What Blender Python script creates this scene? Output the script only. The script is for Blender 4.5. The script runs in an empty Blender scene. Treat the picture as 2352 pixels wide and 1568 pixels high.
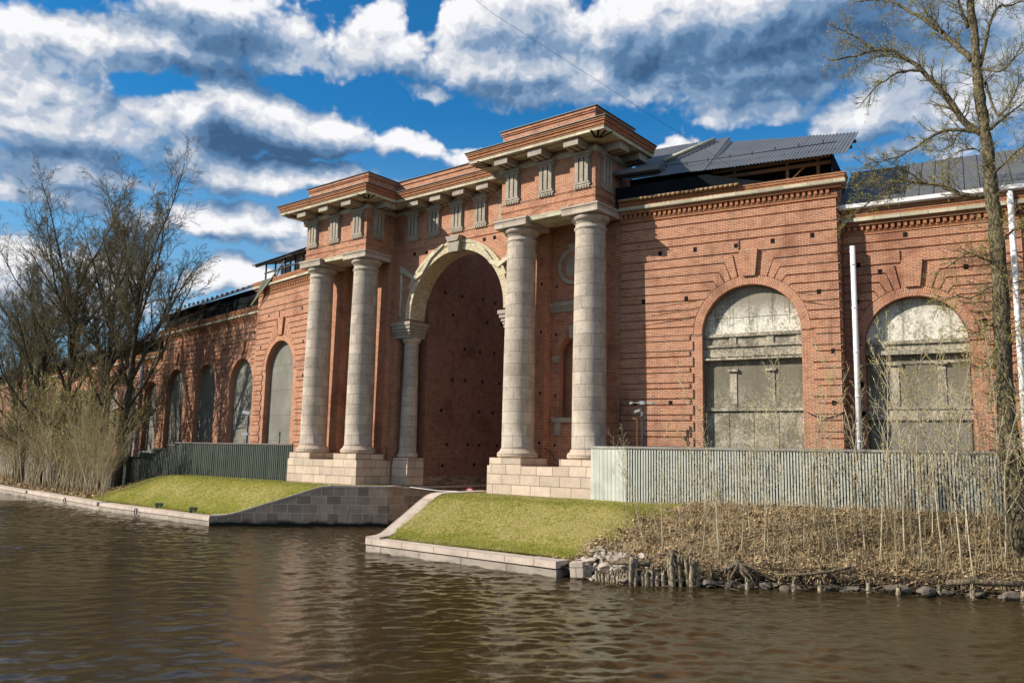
import bpy, math, random
import numpy as np
from mathutils import Vector, Matrix

scene = bpy.context.scene
R_ = math.radians
# ------------------------------------------------------------------ camera
YAW, PITCH, ROLL = 0.6760, 0.1362, -0.0214
def cam_axes():
    cy, sy, cp, sp = math.cos(YAW), math.sin(YAW), math.cos(PITCH), math.sin(PITCH)
    F = Vector((-sy*cp, cy*cp, sp)); Rv = Vector((cy, sy, 0)); U = Rv.cross(F)
    R2 = Rv*math.cos(ROLL) - U*math.sin(ROLL)
    return R2, R2.cross(F), F
cr, cu, cf = cam_axes()
CAM = Vector((33.4695, -33.3303, 4.2247))
cd = bpy.data.cameras.new('camera'); cam = bpy.data.objects.new('camera', cd)
scene.collection.objects.link(cam); scene.camera = cam
cam.matrix_world = Matrix(((cr.x, cu.x, -cf.x, CAM.x), (cr.y, cu.y, -cf.y, CAM.y), (cr.z, cu.z, -cf.z, CAM.z), (0, 0, 0, 1)))
cd.sensor_width = 36.0; cd.lens = 36.0*1862.14/2352.0; cd.clip_start = 0.1; cd.clip_end = 3000

# ------------------------------------------------------------------ light
SUN_AZ, SUN_EL = 222.0, 31.0      # degrees clockwise from +Y to where the sun stands
EXPOSURE = 0.5
ld = bpy.data.lights.new('sun', 'SUN'); ld.energy = 5.0; ld.angle = R_(0.5); ld.color = (1.0, 0.935, 0.83)
sun = bpy.data.objects.new('sun', ld); scene.collection.objects.link(sun)
sd = Vector((math.sin(R_(SUN_AZ))*math.cos(R_(SUN_EL)), math.cos(R_(SUN_AZ))*math.cos(R_(SUN_EL)), math.sin(R_(SUN_EL))))
sun.rotation_euler = sd.to_track_quat('Z', 'Y').to_euler(); sun.location = (-60, -80, 60)
scene.view_settings.view_transform = 'Standard'; scene.view_settings.look = 'None'
scene.view_settings.gamma = 1.0; scene.view_settings.use_curve_mapping = False
scene.view_settings.exposure = EXPOSURE
scene.cycles.max_bounces = 6; scene.cycles.transparent_max_bounces = 8

# ------------------------------------------------------------------ node helpers
class NT:
    def __init__(s, nt): s.nt = nt
    def n(s, t, **kw):
        nd = s.nt.nodes.new(t)
        ins = kw.pop('i', {})
        for k, v in kw.items(): setattr(nd, k, v)
        for k, v in ins.items(): s.set(nd.inputs[k], v)
        return nd
    def set(s, sock, v):
        if isinstance(v, bpy.types.NodeSocket): s.nt.links.new(v, sock)
        else:
            if sock.type == 'RGBA' and len(v) == 3: v = (*v, 1)
            sock.default_value = v
    def m(s, op, a, b=0.0, c=0.0, clamp=False):
        nd = s.n('ShaderNodeMath', operation=op, use_clamp=clamp)
        for k, v in enumerate((a, b, c)): s.set(nd.inputs[k], v)
        return nd.outputs[0]
    def vm(s, op, a, b=(0, 0, 0), c=(0, 0, 0)):
        nd = s.n('ShaderNodeVectorMath', operation=op)
        s.set(nd.inputs[0], a); s.set(nd.inputs[1], b)
        if op == 'MULTIPLY_ADD': s.set(nd.inputs[2], c)
        return nd.outputs['Value'] if op in ('LENGTH', 'DOT_PRODUCT', 'DISTANCE') else nd.outputs[0]
    def mix(s, f, a, b, blend='MIX'):
        nd = s.n('ShaderNodeMix', data_type='RGBA', blend_type=blend, clamp_factor=True)
        s.set(nd.inputs[0], f); s.set(nd.inputs[6], a); s.set(nd.inputs[7], b)
        return nd.outputs[2]
    def ramp(s, f, a, b, c=0.0, d=1.0, smooth=True):
        nd = s.n('ShaderNodeMapRange', interpolation_type='SMOOTHSTEP' if smooth else 'LINEAR', clamp=True)
        s.set(nd.inputs[0], f)
        for k, v in enumerate((a, b, c, d)): s.set(nd.inputs[k+1], v)
        return nd.outputs[0]
    def noise(s, v, scale, detail=4, rough=0.55, dist=0.0, out=0, dim='3D'):
        nd = s.n('ShaderNodeTexNoise', noise_dimensions=dim)
        if v is not None: s.set(nd.inputs['Vector'], v)
        s.set(nd.inputs['Scale'], scale); s.set(nd.inputs['Detail'], detail); s.set(nd.inputs['Roughness'], rough); s.set(nd.inputs['Distortion'], dist)
        return nd.outputs[out]

# ------------------------------------------------------------------ sky: Nishita air with procedural clouds, in azimuth / elevation
world = bpy.data.worlds.new('World'); scene.world = world; world.use_nodes = True
W = NT(world.node_tree); W.nt.nodes.clear()
sky = W.n('ShaderNodeTexSky', sky_type='NISHITA', sun_disc=False)
sky.sun_elevation = R_(SUN_EL); sky.sun_rotation = R_(SUN_AZ); sky.air_density = 1.0; sky.dust_density = 0.3; sky.ozone_density = 2.5
tc = W.n('ShaderNodeTexCoord').outputs['Generated']
fx = W.vm('DOT_PRODUCT', tc, (-math.sin(YAW), math.cos(YAW), 0)); rx = W.vm('DOT_PRODUCT', tc, (math.cos(YAW), math.sin(YAW), 0))
zz = W.n('ShaderNodeSeparateXYZ', i={0: tc}).outputs[2]
az = W.m('ARCTAN2', rx, fx); el = W.m('ARCSINE', zz)
uv0 = W.n('ShaderNodeCombineXYZ', i={0: az, 1: el, 2: 0.0}).outputs[0]
# cloud banks: centre azimuth, elevation, half sizes (radians), weight
def pix(x, y):      # bearing of a sighting made at (x, y) on the 2352-wide survey frame
    d = cf + cr*((x-1176)/1862.14) - cu*((y-784)/1862.14); d.normalize()
    a = math.atan2(d.x*math.cos(YAW)+d.y*math.sin(YAW), -d.x*math.sin(YAW)+d.y*math.cos(YAW))
    return a, math.asin(d.z)
BANKS = [(590, 262, 190, 95, 1.0), (420, 285, 190, 75, 1), (180, 300, 260, 85, 1), (760, 290, 160, 70, 1), (950, 322, 150, 45, 1), (60, 260, 130, 70, .9),
         (200, 90, 420, 70, 1), (40, 150, 260, 70, 1), (330, 140, 200, 45, .8), (560, 60, 260, 95, .9), (860, 90, 170, 85, 1), (800, 160, 110, 40, .8), (640, 140, 150, 45, .8),
         (1200, 70, 230, 110, 1.1), (1130, 150, 200, 60, 1), (1280, 190, 240, 75, 1), (960, 205, 70, 32, .75), (1420, 70, 160, 130, 1),
         (1780, 70, 420, 170, 1.1), (1600, 180, 260, 50, 1), (2150, 90, 330, 130, 1), (1730, 258, 190, 42, .9), (1980, 255, 170, 62, .9), (2250, 240, 180, 80, .9),
         (600, 385, 300, 52, 1.0), (560, 500, 190, 52, 1.0), (640, 470, 60, 26, .5), (150, 390, 220, 50, 1), (60, 440, 140, 36, .9), (570, 645, 140, 46, 1), (690, 560, 55, 26, .9),
         (1090, 352, 105, 40, .9), (1545, 332, 70, 24, .8), (60, 640, 330, 90, .85), (2200, 330, 240, 40, .7), (760, 400, 190, 46, .9), (240, 480, 200, 40, .6), (330, 90, 200, 60, 1)]
DARK = [(230, 20, 420, 45, 1.0), (560, 190, 290, 32, 1.0), (1850, 90, 450, 105, 1.2), (1480, 130, 120, 60, .5), (730, 352, 240, 42, 1.0), (560, 335, 130, 42, .9), (60, 330, 220, 40, .6), (820, 60, 90, 40, .35), (330, 385, 160, 28, .7),
        (1240, 215, 150, 28, .55), (1180, 205, 120, 26, .5), (1250, 30, 60, 40, .3), (480, 300, 50, 45, .5), (40, 395, 150, 30, .8), (2130, 110, 200, 60, .5), (1700, 190, 220, 22, .6), (880, 235, 60, 30, .3), (560, 115, 120, 45, .6), (560, 545, 200, 12, .35), (1240, 120, 60, 50, .3), (700, 40, 120, 30, .4)]
GAPS = [(310, 197, 95, 26, .75), (710, 190, 90, 34, 1.1), (860, 215, 110, 36, 1.1), (962, 18, 50, 40, .9), (1000, 270, 190, 40, .9), (1500, 285, 90, 30, .7), (40, 480, 90, 24, .7), (1300, 300, 90, 26, .7)]
def ell(uv, lst, soft, gx=1.0):
    acc = None
    for x, y, a, b, w in lst:
        u, v = pix(x, y); ru = a/1862.14*gx; rv = b/1862.14*gx
        d = W.vm('LENGTH', W.vm('MULTIPLY_ADD', uv, (1/ru, 1/rv, 0), (-u/ru, -v/rv, 0)))
        t = W.ramp(d, soft[0], soft[1], w, 0.0)
        acc = t if acc is None else W.m('MAXIMUM', acc, t) if soft[2] else W.m('ADD', acc, t)
    return acc
wn = W.noise(uv0, 8.0, 4, .6, 0, 1); warp = W.vm('MULTIPLY_ADD', W.vm('SUBTRACT', wn, (.5, .5, .5)), (.11, .075, 0), uv0)
def puff(uv, sc):
    nd = W.n('ShaderNodeTexVoronoi', voronoi_dimensions='2D', feature='SMOOTH_F1', normalize=True)
    for k, v in (('Vector', uv), ('Scale', sc), ('Detail', 3.2), ('Roughness', .66), ('Lacunarity', 2.3), ('Smoothness', .55)): W.set(nd.inputs[k], v)
    return nd.outputs['Distance']
wf = W.vm('MULTIPLY_ADD', W.vm('SUBTRACT', W.noise(uv0, 24.0, 3, .6, 0, 1), (.5, .5, .5)), (.035, .03, 0), W.vm('MULTIPLY', uv0, (1, 1.3, 1)))
n1 = W.noise(W.vm('MULTIPLY', uv0, (1, 1.35, 1)), 7.0, 4, .6, .2)
pA = puff(wf, 9.5); pB = puff(W.vm('ADD', wf, (-.009, .018, 0)), 9.5)
bank = ell(warp, BANKS, (.3, 1.25, True), 1.12)
bankup = ell(W.vm('ADD', warp, (-.012, .032, 0)), BANKS, (.3, 1.25, True), 1.12)
base = W.m('ADD', bank, W.ramp(W.m('ABSOLUTE', az), .72, 1.0, 0, .55))  # cloud outside the view, added to keep the ambient light neutral
nA = W.m('ADD', W.m('MULTIPLY_ADD', n1, 1.1, -.55), W.m('MULTIPLY_ADD', pA, -2.1, .62))
relief = W.m('SUBTRACT', pB, pA)
den = W.m('SUBTRACT', W.m('ADD', base, nA), ell(warp, GAPS, (.0, 1.5, True), 1.05))
alpha = W.ramp(den, .27, .74)
alpha = W.m('MULTIPLY', alpha, W.ramp(base, .0, .12))
alpha = W.m('MULTIPLY', alpha, W.ramp(zz, -.02, .03))
dark = ell(W.vm('MULTIPLY_ADD', W.vm('SUBTRACT', wn, (.5, .5, .5)), (.10, .055, 0), uv0), DARK, (.15, 1.35, False))
soft = W.noise(W.vm('MULTIPLY', uv0, (1, 1.5, 1)), 7.0, 6, .58, .2)
lit = W.m('MULTIPLY_ADD', relief, 2.0, .60)
lit = W.m('ADD', lit, W.m('MULTIPLY', W.m('SUBTRACT', bank, bankup), .95))
lit = W.m('ADD', lit, W.m('MULTIPLY_ADD', soft, 1.5, -.72))
lit = W.m('SUBTRACT', lit, W.m('MULTIPLY', dark, W.m('MULTIPLY_ADD', soft, 1.0, .22)))
lit = W.ramp(lit, -.5, 1.12, smooth=False)
CL = W.n('ShaderNodeValToRGB'); W.set(CL.inputs[0], lit)
er = CL.color_ramp; er.interpolation = 'EASE'
er.elements[0].position = 0.0; er.elements[0].color = (.45, 1.0, 2.0, 1)
er.elements[1].position = 1.0; er.elements[1].color = (8.0, 8.0, 8.15, 1)
for ps, c in ((.24, (.85, 1.7, 3.1, 1)), (.46, (1.8, 2.8, 4.3, 1)), (.70, (4.1, 4.7, 5.7, 1)), (.85, (6.3, 6.45, 6.9, 1))):
    e = er.elements.new(ps); e.color = c
skyc = W.mix(1.0, sky.outputs[0], (.12, .80, 1.20), 'MULTIPLY')
hz = W.ramp(el, .10, .42)
skyc = W.mix(W.m('MULTIPLY_ADD', hz, -.72, .74), skyc, (2.6, 4.5, 6.0))
col = W.mix(alpha, skyc, CL.outputs[0])
bg = W.n('ShaderNodeBackground', i={0: col, 1: 0.085}); wo = W.n('ShaderNodeOutputWorld', i={0: bg.outputs[0]})
# ------------------------------------------------------------------ materials
def mat(name, rough=.85, spec=.3):
    m = bpy.data.materials.new(name); m.use_nodes = True
    t = NT(m.node_tree); b = t.nt.nodes['Principled BSDF']
    b.inputs['Roughness'].default_value = rough; b.inputs['Specular IOR Level'].default_value = spec
    return m, t, b
def bump(t, b, h, dist=.02, strength=1.0):
    nd = t.n('ShaderNodeBump', i={'Strength': strength, 'Distance': dist, 'Height': h}); t.set(b.inputs['Normal'], nd.outputs[0])
def posn(t): return t.n('ShaderNodeNewGeometry').outputs['Position']
def uvn(t): return t.n('ShaderNodeUVMap').outputs[0]
def brick_mat(name, c1, c2, mort, stain=.5, white=0.0):
    m, t, b = mat(name, .9, .15)
    uv = uvn(t); p = posn(t)
    wv = t.vm('MULTIPLY_ADD', t.noise(p, .8, 2, .5, 0, 1), (.02, .03, 0), uv)
    bt = t.n('ShaderNodeTexBrick', offset=.5, i={'Vector': wv, 'Color1': c1, 'Color2': c2, 'Mortar': mort, 'Scale': 1.0, 'Mortar Size': .014, 'Mortar Smooth': .3, 'Bias': -.1, 'Brick Width': .27, 'Row Height': .082})
    c = bt.outputs[0]
    big = t.noise(p, .35, 5, .6); mid = t.noise(p, 2.2, 5, .65); fine = t.noise(uv, 7.0, 3, .7)
    c = t.mix(t.ramp(mid, .45, .75, 0, .55), c, (c1[0]*.45, c1[1]*.42, c1[2]*.5), 'MIX')
    c = t.mix(t.ramp(fine, .52, .7, 0, .5), c, (c1[0]*1.3, c1[1]*1.25, c1[2]*1.1))
    c = t.mix(t.ramp(big, .5, .75, 0, stain), c, (c2[0]*.55, c2[1]*.55, c2[2]*.6))
    st = t.noise(t.vm('MULTIPLY', p, (1.4, 1.4, .22)), 1.0, 5, .6)
    c = t.mix(t.ramp(st, .55, .8, 0, stain*.7), c, (.06, .045, .04))
    w = t.ramp(t.noise(p, .55, 7, .75), .58, .74, 0, .5+white)
    c = t.mix(w, c, (.55, .40, .31))
    t.set(b.inputs['Base Color'], c)
    bump(t, b, t.m('ADD', t.m('MULTIPLY', bt.outputs[1], -1.0), t.m('MULTIPLY', fine, .8)), .02, .8)
    return m
BRICK = brick_mat('brick', (.46, .170, .080), (.265, .085, .047), (.56, .41, .29), .72)
BRICKO = brick_mat('cornice_brick', (.40, .15, .065), (.28, .095, .045), (.44, .26, .15), .35)
BRICKD = brick_mat('shaded_passage_brick', (.22, .078, .046), (.115, .042, .029), (.37, .26, .19), .6)  # copy of the wall brick, darkened for the shade inside the passage
def stone_mat(name, c, c2, bw=0, rh=0, joint=(.1, .085, .07), speck=.4, js=.016, stain=.35, lichen=None, algae=None, vary=.3):
    m, t, b = mat(name, .85, .25)
    uv = uvn(t); p = posn(t)
    n1 = t.noise(p, 1.3, 5, .6); n2 = t.noise(p, 26, 2, .6); n3 = t.noise(p, 6, 4, .65)
    col = t.mix(t.ramp(n1, .35, .7), c, c2)
    if bw:
        bt = t.n('ShaderNodeTexBrick', offset=.45, offset_frequency=2, squash=.8, squash_frequency=3, i={'Vector': t.vm('MULTIPLY_ADD', t.noise(p, .9, 2, .5, 0, 1), (.05, .03, 0), uv), 'Color1': (1-vary, 1-vary, 1-vary), 'Color2': (1+vary*.6, 1+vary*.5, 1+vary*.45), 'Mortar': (1, 1, 1), 'Scale': 1.0, 'Mortar Size': js, 'Mortar Smooth': .25, 'Bias': 0.1, 'Brick Width': bw, 'Row Height': rh})
        col = t.mix(1.0, col, bt.outputs[0], 'MULTIPLY')
        col = t.mix(t.m('MULTIPLY', bt.outputs[1], .85), col, joint)
    col = t.mix(t.ramp(n2, .55, .72, 0, speck), col, (c[0]*1.45, c[1]*1.42, c[2]*1.35))
    col = t.mix(t.ramp(n3, .52, .75, 0, stain), col, (c[0]*.42, c[1]*.4, c[2]*.38))
    sv = t.noise(t.vm('MULTIPLY', p, (2.2, 2.2, .3)), 1.0, 4, .6)
    col = t.mix(t.ramp(sv, .56, .78, 0, stain), col, (c[0]*.5, c[1]*.47, c[2]*.43))
    if lichen: col = t.mix(t.ramp(t.noise(p, 2.5, 5, .7), .5, .68, 0, .7), col, lichen)
    if algae:
        z = t.n('ShaderNodeSeparateXYZ', i={0: p}).outputs[2]
        zz_ = t.m('MULTIPLY_ADD', t.noise(p, .9, 3, .6), .5, z)
        col = t.mix(t.ramp(zz_, algae[0]+.38, algae[0]+.14), col, algae[1])
    t.set(b.inputs['Base Color'], col)
    h = t.m('MULTIPLY', n3, .6)
    if bw: h = t.m('SUBTRACT', h, bt.outputs[1])
    bump(t, b, h, .03, .7)
    return m
GRANITE = stone_mat('column_granite', (.43, .365, .295), (.32, .27, .215), 1.5, .64, (.18, .15, .12), .7, .013, .6, None, None, .2)
PEDESTAL = stone_mat('pedestal_granite', (.53, .415, .315), (.43, .345, .265), 1.25, .52, (.10, .08, .06), .45, .016, .3, None, None, .22)
CARVED = stone_mat('carved_stone', (.36, .31, .24), (.25, .215, .17), 0, 0, speck=.4, stain=.55)
CORNICE = stone_mat('cornice_stone', (.50, .45, .33), (.40, .36, .26), 1.1, .6, (.13, .11, .08), .2, .012, .5, (.36, .40, .24))
CREAM = stone_mat('cream_voussoir', (.60, .515, .35), (.50, .42, .28), .24, .105, (.38, .31, .19), .2, .012, .3)
CHANNEL = stone_mat('channel_granite', (.40, .31, .225), (.29, .225, .165), .86, .5, (.60, .54, .45), .3, .020, .4, None, (-.02, (.012, .012, .010)), .4)
QUAY = stone_mat('quay_granite', (.54, .44, .36), (.42, .34, .275), 2.4, 3.0, (.12, .10, .08), .35, .016, .35, None, (-.30, (.16, .12, .085)), .15)
QUAYF = stone_mat('quay_face_granite', (.37, .31, .25), (.27, .225, .185), 2.4, 3.0, (.07, .06, .05), .3, .02, .55, None, (-.33, (.10, .075, .05)), .2)
LIME = stone_mat('limestone_footing', (.30, .23, .16), (.17, .12, .085), .6, .14, (.08, .06, .045), .3, .012, .5, None, None, .5)
def plain(name, c, rough=.8, spec=.3, metal=0, var=.3, vs=2.0, c2=None, bs=0.0):
    m, t, b = mat(name, rough, spec); p = posn(t)
    n = t.noise(p, vs, 5, .6)
    col = t.mix(t.ramp(n, .3, .72), tuple(x*(1-var) for x in c) if c2 is None else c2, c)
    t.set(b.inputs['Base Color'], col); b.inputs['Metallic'].default_value = metal
    if bs: bump(t, b, t.noise(p, vs*6, 4, .6), bs, .8)
    return m
FLASH = plain('dark_flashing', (.035, .045, .045), .5)
HOLE = plain('hole_black', (.008, .006, .005), 1.0)  # flat black that paints the shade inside holes and slots
BLACK = plain('black_tarp_loft_shade', (.010, .012, .014), .95, .1, 0, .4, .8)  # black of the real tarp and of the painted loft shade
TIMBER = plain('roof_timber', (.20, .12, .065), .85)
GREYWOOD = plain('weathered_timber', (.24, .20, .15), .9, .2, 0, .5, 5)
def roof_mat(name, c, axis_scale, metal=.35):
    m, t, b = mat(name, .45, .5); p = posn(t)
    n = t.noise(p, .5, 4, .6); n2 = t.noise(p, 5, 4, .6)
    col = t.mix(t.ramp(n, .3, .7), tuple(x*.8 for x in c), c); col = t.mix(t.ramp(n2, .5, .75, 0, .35), col, tuple(x*.6 for x in c))
    t.set(b.inputs['Base Color'], col); b.inputs['Metallic'].default_value = metal
    return m
ROOF = roof_mat('corrugated_roof', (.14, .143, .148), 1, .0)
ROOFD = roof_mat('seamed_roof', (.13, .125, .115), 1, .0)
PIPE = plain('galvanised_pipe', (.80, .77, .76), .4, .5, 0, .12)
PIPED = plain('grey_pipe', (.42, .45, .45), .5, .4, .2, .2)
FENCEL = plain('pale_grey_green_paint', (.56, .565, .48), .6, .3, 0, .2, 1.2)
FENCED = plain('dark_green_paint', (.048, .060, .043), .6, .3, 0, .3, 1.2)
FENCEB = plain('fence_backing', (.028, .032, .03), .8)
FENCEG = plain('old_grey_boards', (.27, .245, .21), .9, .2, 0, .4, 1.6)
RAIL = plain('fence_rail', (.33, .31, .27), .6, .3, 0, .25, 1.5)
RAILD = plain('dark_fence_rail', (.13, .11, .095), .6, .3, 0, .25, 1.5)
IRON = plain('dark_iron', (.03, .03, .03), .6)
RUST = plain('rusty_iron', (.22, .09, .035), .85)
WHITE = plain('white_casing', (.75, .75, .72), .4, .4, 0, .1)
REDP = plain('red_sign_paint', (.55, .06, .035), .5)
LAMPG = plain('dark_green_casing', (.05, .09, .075), .4)
def board_mat():
    m, t, b = mat('grey_sheathing', .9, .15); p = posn(t); uv = uvn(t)
    col = t.mix(t.ramp(t.noise(p, .6, 5, .6), .35, .7), (.155, .145, .12), (.215, .20, .165))
    col = t.mix(t.ramp(t.noise(p, 9, 4, .7), .5, .72, 0, .35), col, (.29, .27, .225))
    z = t.n('ShaderNodeSeparateXYZ', i={0: p}).outputs[2]
    g = t.m('ABSOLUTE', t.m('SUBTRACT', t.m('FRACT', t.m('DIVIDE', z, 1.9)), .5))
    col = t.mix(t.ramp(g, .012, .004), col, (.10, .09, .08))
    t.set(b.inputs['Base Color'], col); return m
SHEATH = board_mat()
def peel_mat(name, pale, darkc, lo, hi, zlo=None):
    m, t, b = mat(name, .9, .15); p = posn(t); uv = uvn(t)
    n = t.noise(p, 9.0, 8, .80); n2 = t.noise(p, 1.1, 3, .6)
    f = t.ramp(t.m('ADD', n, t.m('MULTIPLY_ADD', n2, .5, -.25)), lo, hi)
    if zlo is not None:     # pale tone thins out towards the top of each panel
        z = t.n('ShaderNodeSeparateXYZ', i={0: uv}).outputs[1]
        f = t.m('MULTIPLY', f, t.ramp(t.m('MULTIPLY_ADD', n2, 1.2, z), zlo[0], zlo[1], 1.0, .12), clamp=True)
    col = t.mix(f, darkc, pale)
    st = t.noise(t.vm('MULTIPLY', p, (5, 5, .5)), 1.0, 4, .6)
    col = t.mix(t.ramp(st, .5, .7, 0, .55), col, tuple(x*.55 for x in darkc))
    t.set(b.inputs['Base Color'], col); bump(t, b, n, .02, .5); return m
PEELW = peel_mat('peeling_white_board', (.70, .66, .55), (.20, .175, .13), .34, .60, (11.3, 12.5))
PEELD = peel_mat('peeling_grey_board', (.50, .45, .34), (.155, .135, .095), .38, .70, (6.9, 8.8))
PEELB = peel_mat('dark_board', (.34, .30, .225), (.14, .12, .085), .45, .72)
OLDWOOD = peel_mat('old_window_timber', (.48, .42, .31), (.15, .13, .10), .38, .64)
def bark_mat(name, c, c2, sc=3.0):
    m, t, b = mat(name, .9, .15); p = posn(t)
    n = t.noise(t.vm('MULTIPLY', p, (sc, sc, sc*.35)), 3.0, 6, .65); n2 = t.noise(p, sc*.8, 4, .6)
    col = t.mix(t.ramp(n, .38, .66), c2, c); col = t.mix(t.ramp(n2, .5, .7, 0, .4), col, (c[0]*.9, c[1]*1.05, c[2]*.6))
    t.set(b.inputs['Base Color'], col); bump(t, b, n, .05, .9); return m
BARK = bark_mat('poplar_bark', (.21, .17, .10), (.035, .028, .02), 5.0)
BARKD = bark_mat('dark_bark', (.12, .10, .066), (.04, .033, .023))
TWIGD = plain('dark_twig', (.19, .155, .095), .9, .1, 0, .35, .35)
TWIGP = plain('poplar_twig', (.22, .185, .105), .9, .1, 0, .4, .6)
SAPB = plain('pale_sapling_bark', (.52, .44, .30), .9, .1, 0, .35, 1.2)
SAPB2 = plain('tan_sapling_bark', (.40, .32, .19), .9, .1, 0, .35, 1.2)
BUD = plain('yellow_green_bud', (.46, .40, .06), .8, .2, 0, .35, 3)
BUDB = plain('olive_bud', (.33, .28, .07), .8, .2, 0, .35, 3)
LITTER = plain('dry_leaf', (.64, .45, .25), .95, .1, 0, .78, 7.0)
STRAW = plain('dry_stalk', (.52, .41, .24), .95, .1, 0, .5, 3.0)
ROCKM = stone_mat('pale_rock', (.40, .335, .27), (.27, .22, .18), speck=.3, stain=.5)
ROCKD = stone_mat('dark_rock', (.17, .14, .11), (.10, .08, .06), speck=.2, stain=.5, algae=(-.42, (.05, .045, .015)))
PILEM = bark_mat('rotten_pile_wood', (.44, .35, .25), (.06, .045, .03), 7)
ROOTM = bark_mat('driftwood', (.24, .18, .12), (.05, .038, .026), 6)
def grass_mat():
    m, t, b = mat('lawn_grass', .95, .1); p = posn(t)
    n = t.noise(p, .45, 5, .65); n2 = t.noise(p, 3.0, 6, .7); n3 = t.noise(p, 14, 4, .7)
    at = t.n('ShaderNodeAttribute', attribute_name='dry'); dry = at.outputs['Fac']
    green = t.mix(t.ramp(n2, .3, .7), (.135, .145, .013), (.25, .235, .038))
    strw = t.mix(t.ramp(n3, .3, .7), (.29, .245, .07), (.45, .36, .15))
    f = t.ramp(t.m('ADD', t.m('MULTIPLY_ADD', t.noise(p, 5.0, 5, .75), 1.7, -.82), t.m('ADD', t.m('MULTIPLY_ADD', n, .9, -.42), dry)), .04, .42)
    col = t.mix(f, green, strw)
    col = t.mix(t.ramp(n3, .52, .74, 0, .55), col, (.065, .07, .012))
    sl = t.n('ShaderNodeAttribute', attribute_name='soil').outputs['Fac']
    soil = t.mix(t.ramp(n2, .3, .7), (.15, .10, .055), (.40, .29, .165))
    pz = t.n('ShaderNodeSeparateXYZ', i={0: p}).outputs[2]
    soil = t.mix(t.ramp(t.m('MULTIPLY_ADD', n2, .7, pz), .75, .25), soil, (.022, .017, .011))  # wet soil by the water, darkened also to paint the undercut's shade
    sf = t.ramp(t.m('MULTIPLY_ADD', n2, .6, t.m('SUBTRACT', sl, .3)), .38, .6)
    col = t.mix(sf, col, soil)
    t.set(b.inputs['Base Color'], col); bump(t, b, t.m('ADD', n3, n2), .09, .9); return m
GRASS = grass_mat()
BLADE = plain('grass_blade', (.24, .255, .04), .9, .15, 0, .5, 1.5, (.42, .34, .13))
SOIL = plain('bare_soil', (.14, .105, .065), .95, .1, 0, .5, 1.5, None, .04)
def water_mat():
    m, t, b = mat('canal_water', .035, .55); p = posn(t)
    b.inputs['IOR'].default_value = 1.33
    n0 = t.noise(p, .09, 4, .6)
    t.set(b.inputs['Base Color'], t.mix(t.ramp(n0, .35, .65), (.026, .0175, .0058), (.038, .025, .0085)))
    # capillary ripples on top of the modelled waves
    c = t.noise(p, 7.0, 4, .62, .4); f = t.noise(p, 19, 2, .6)
    bump(t, b, t.m('ADD', t.m('MULTIPLY', c, .0085), t.m('MULTIPLY', f, .0018)), 1.0, 1.0); return m
WATER = water_mat()

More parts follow.
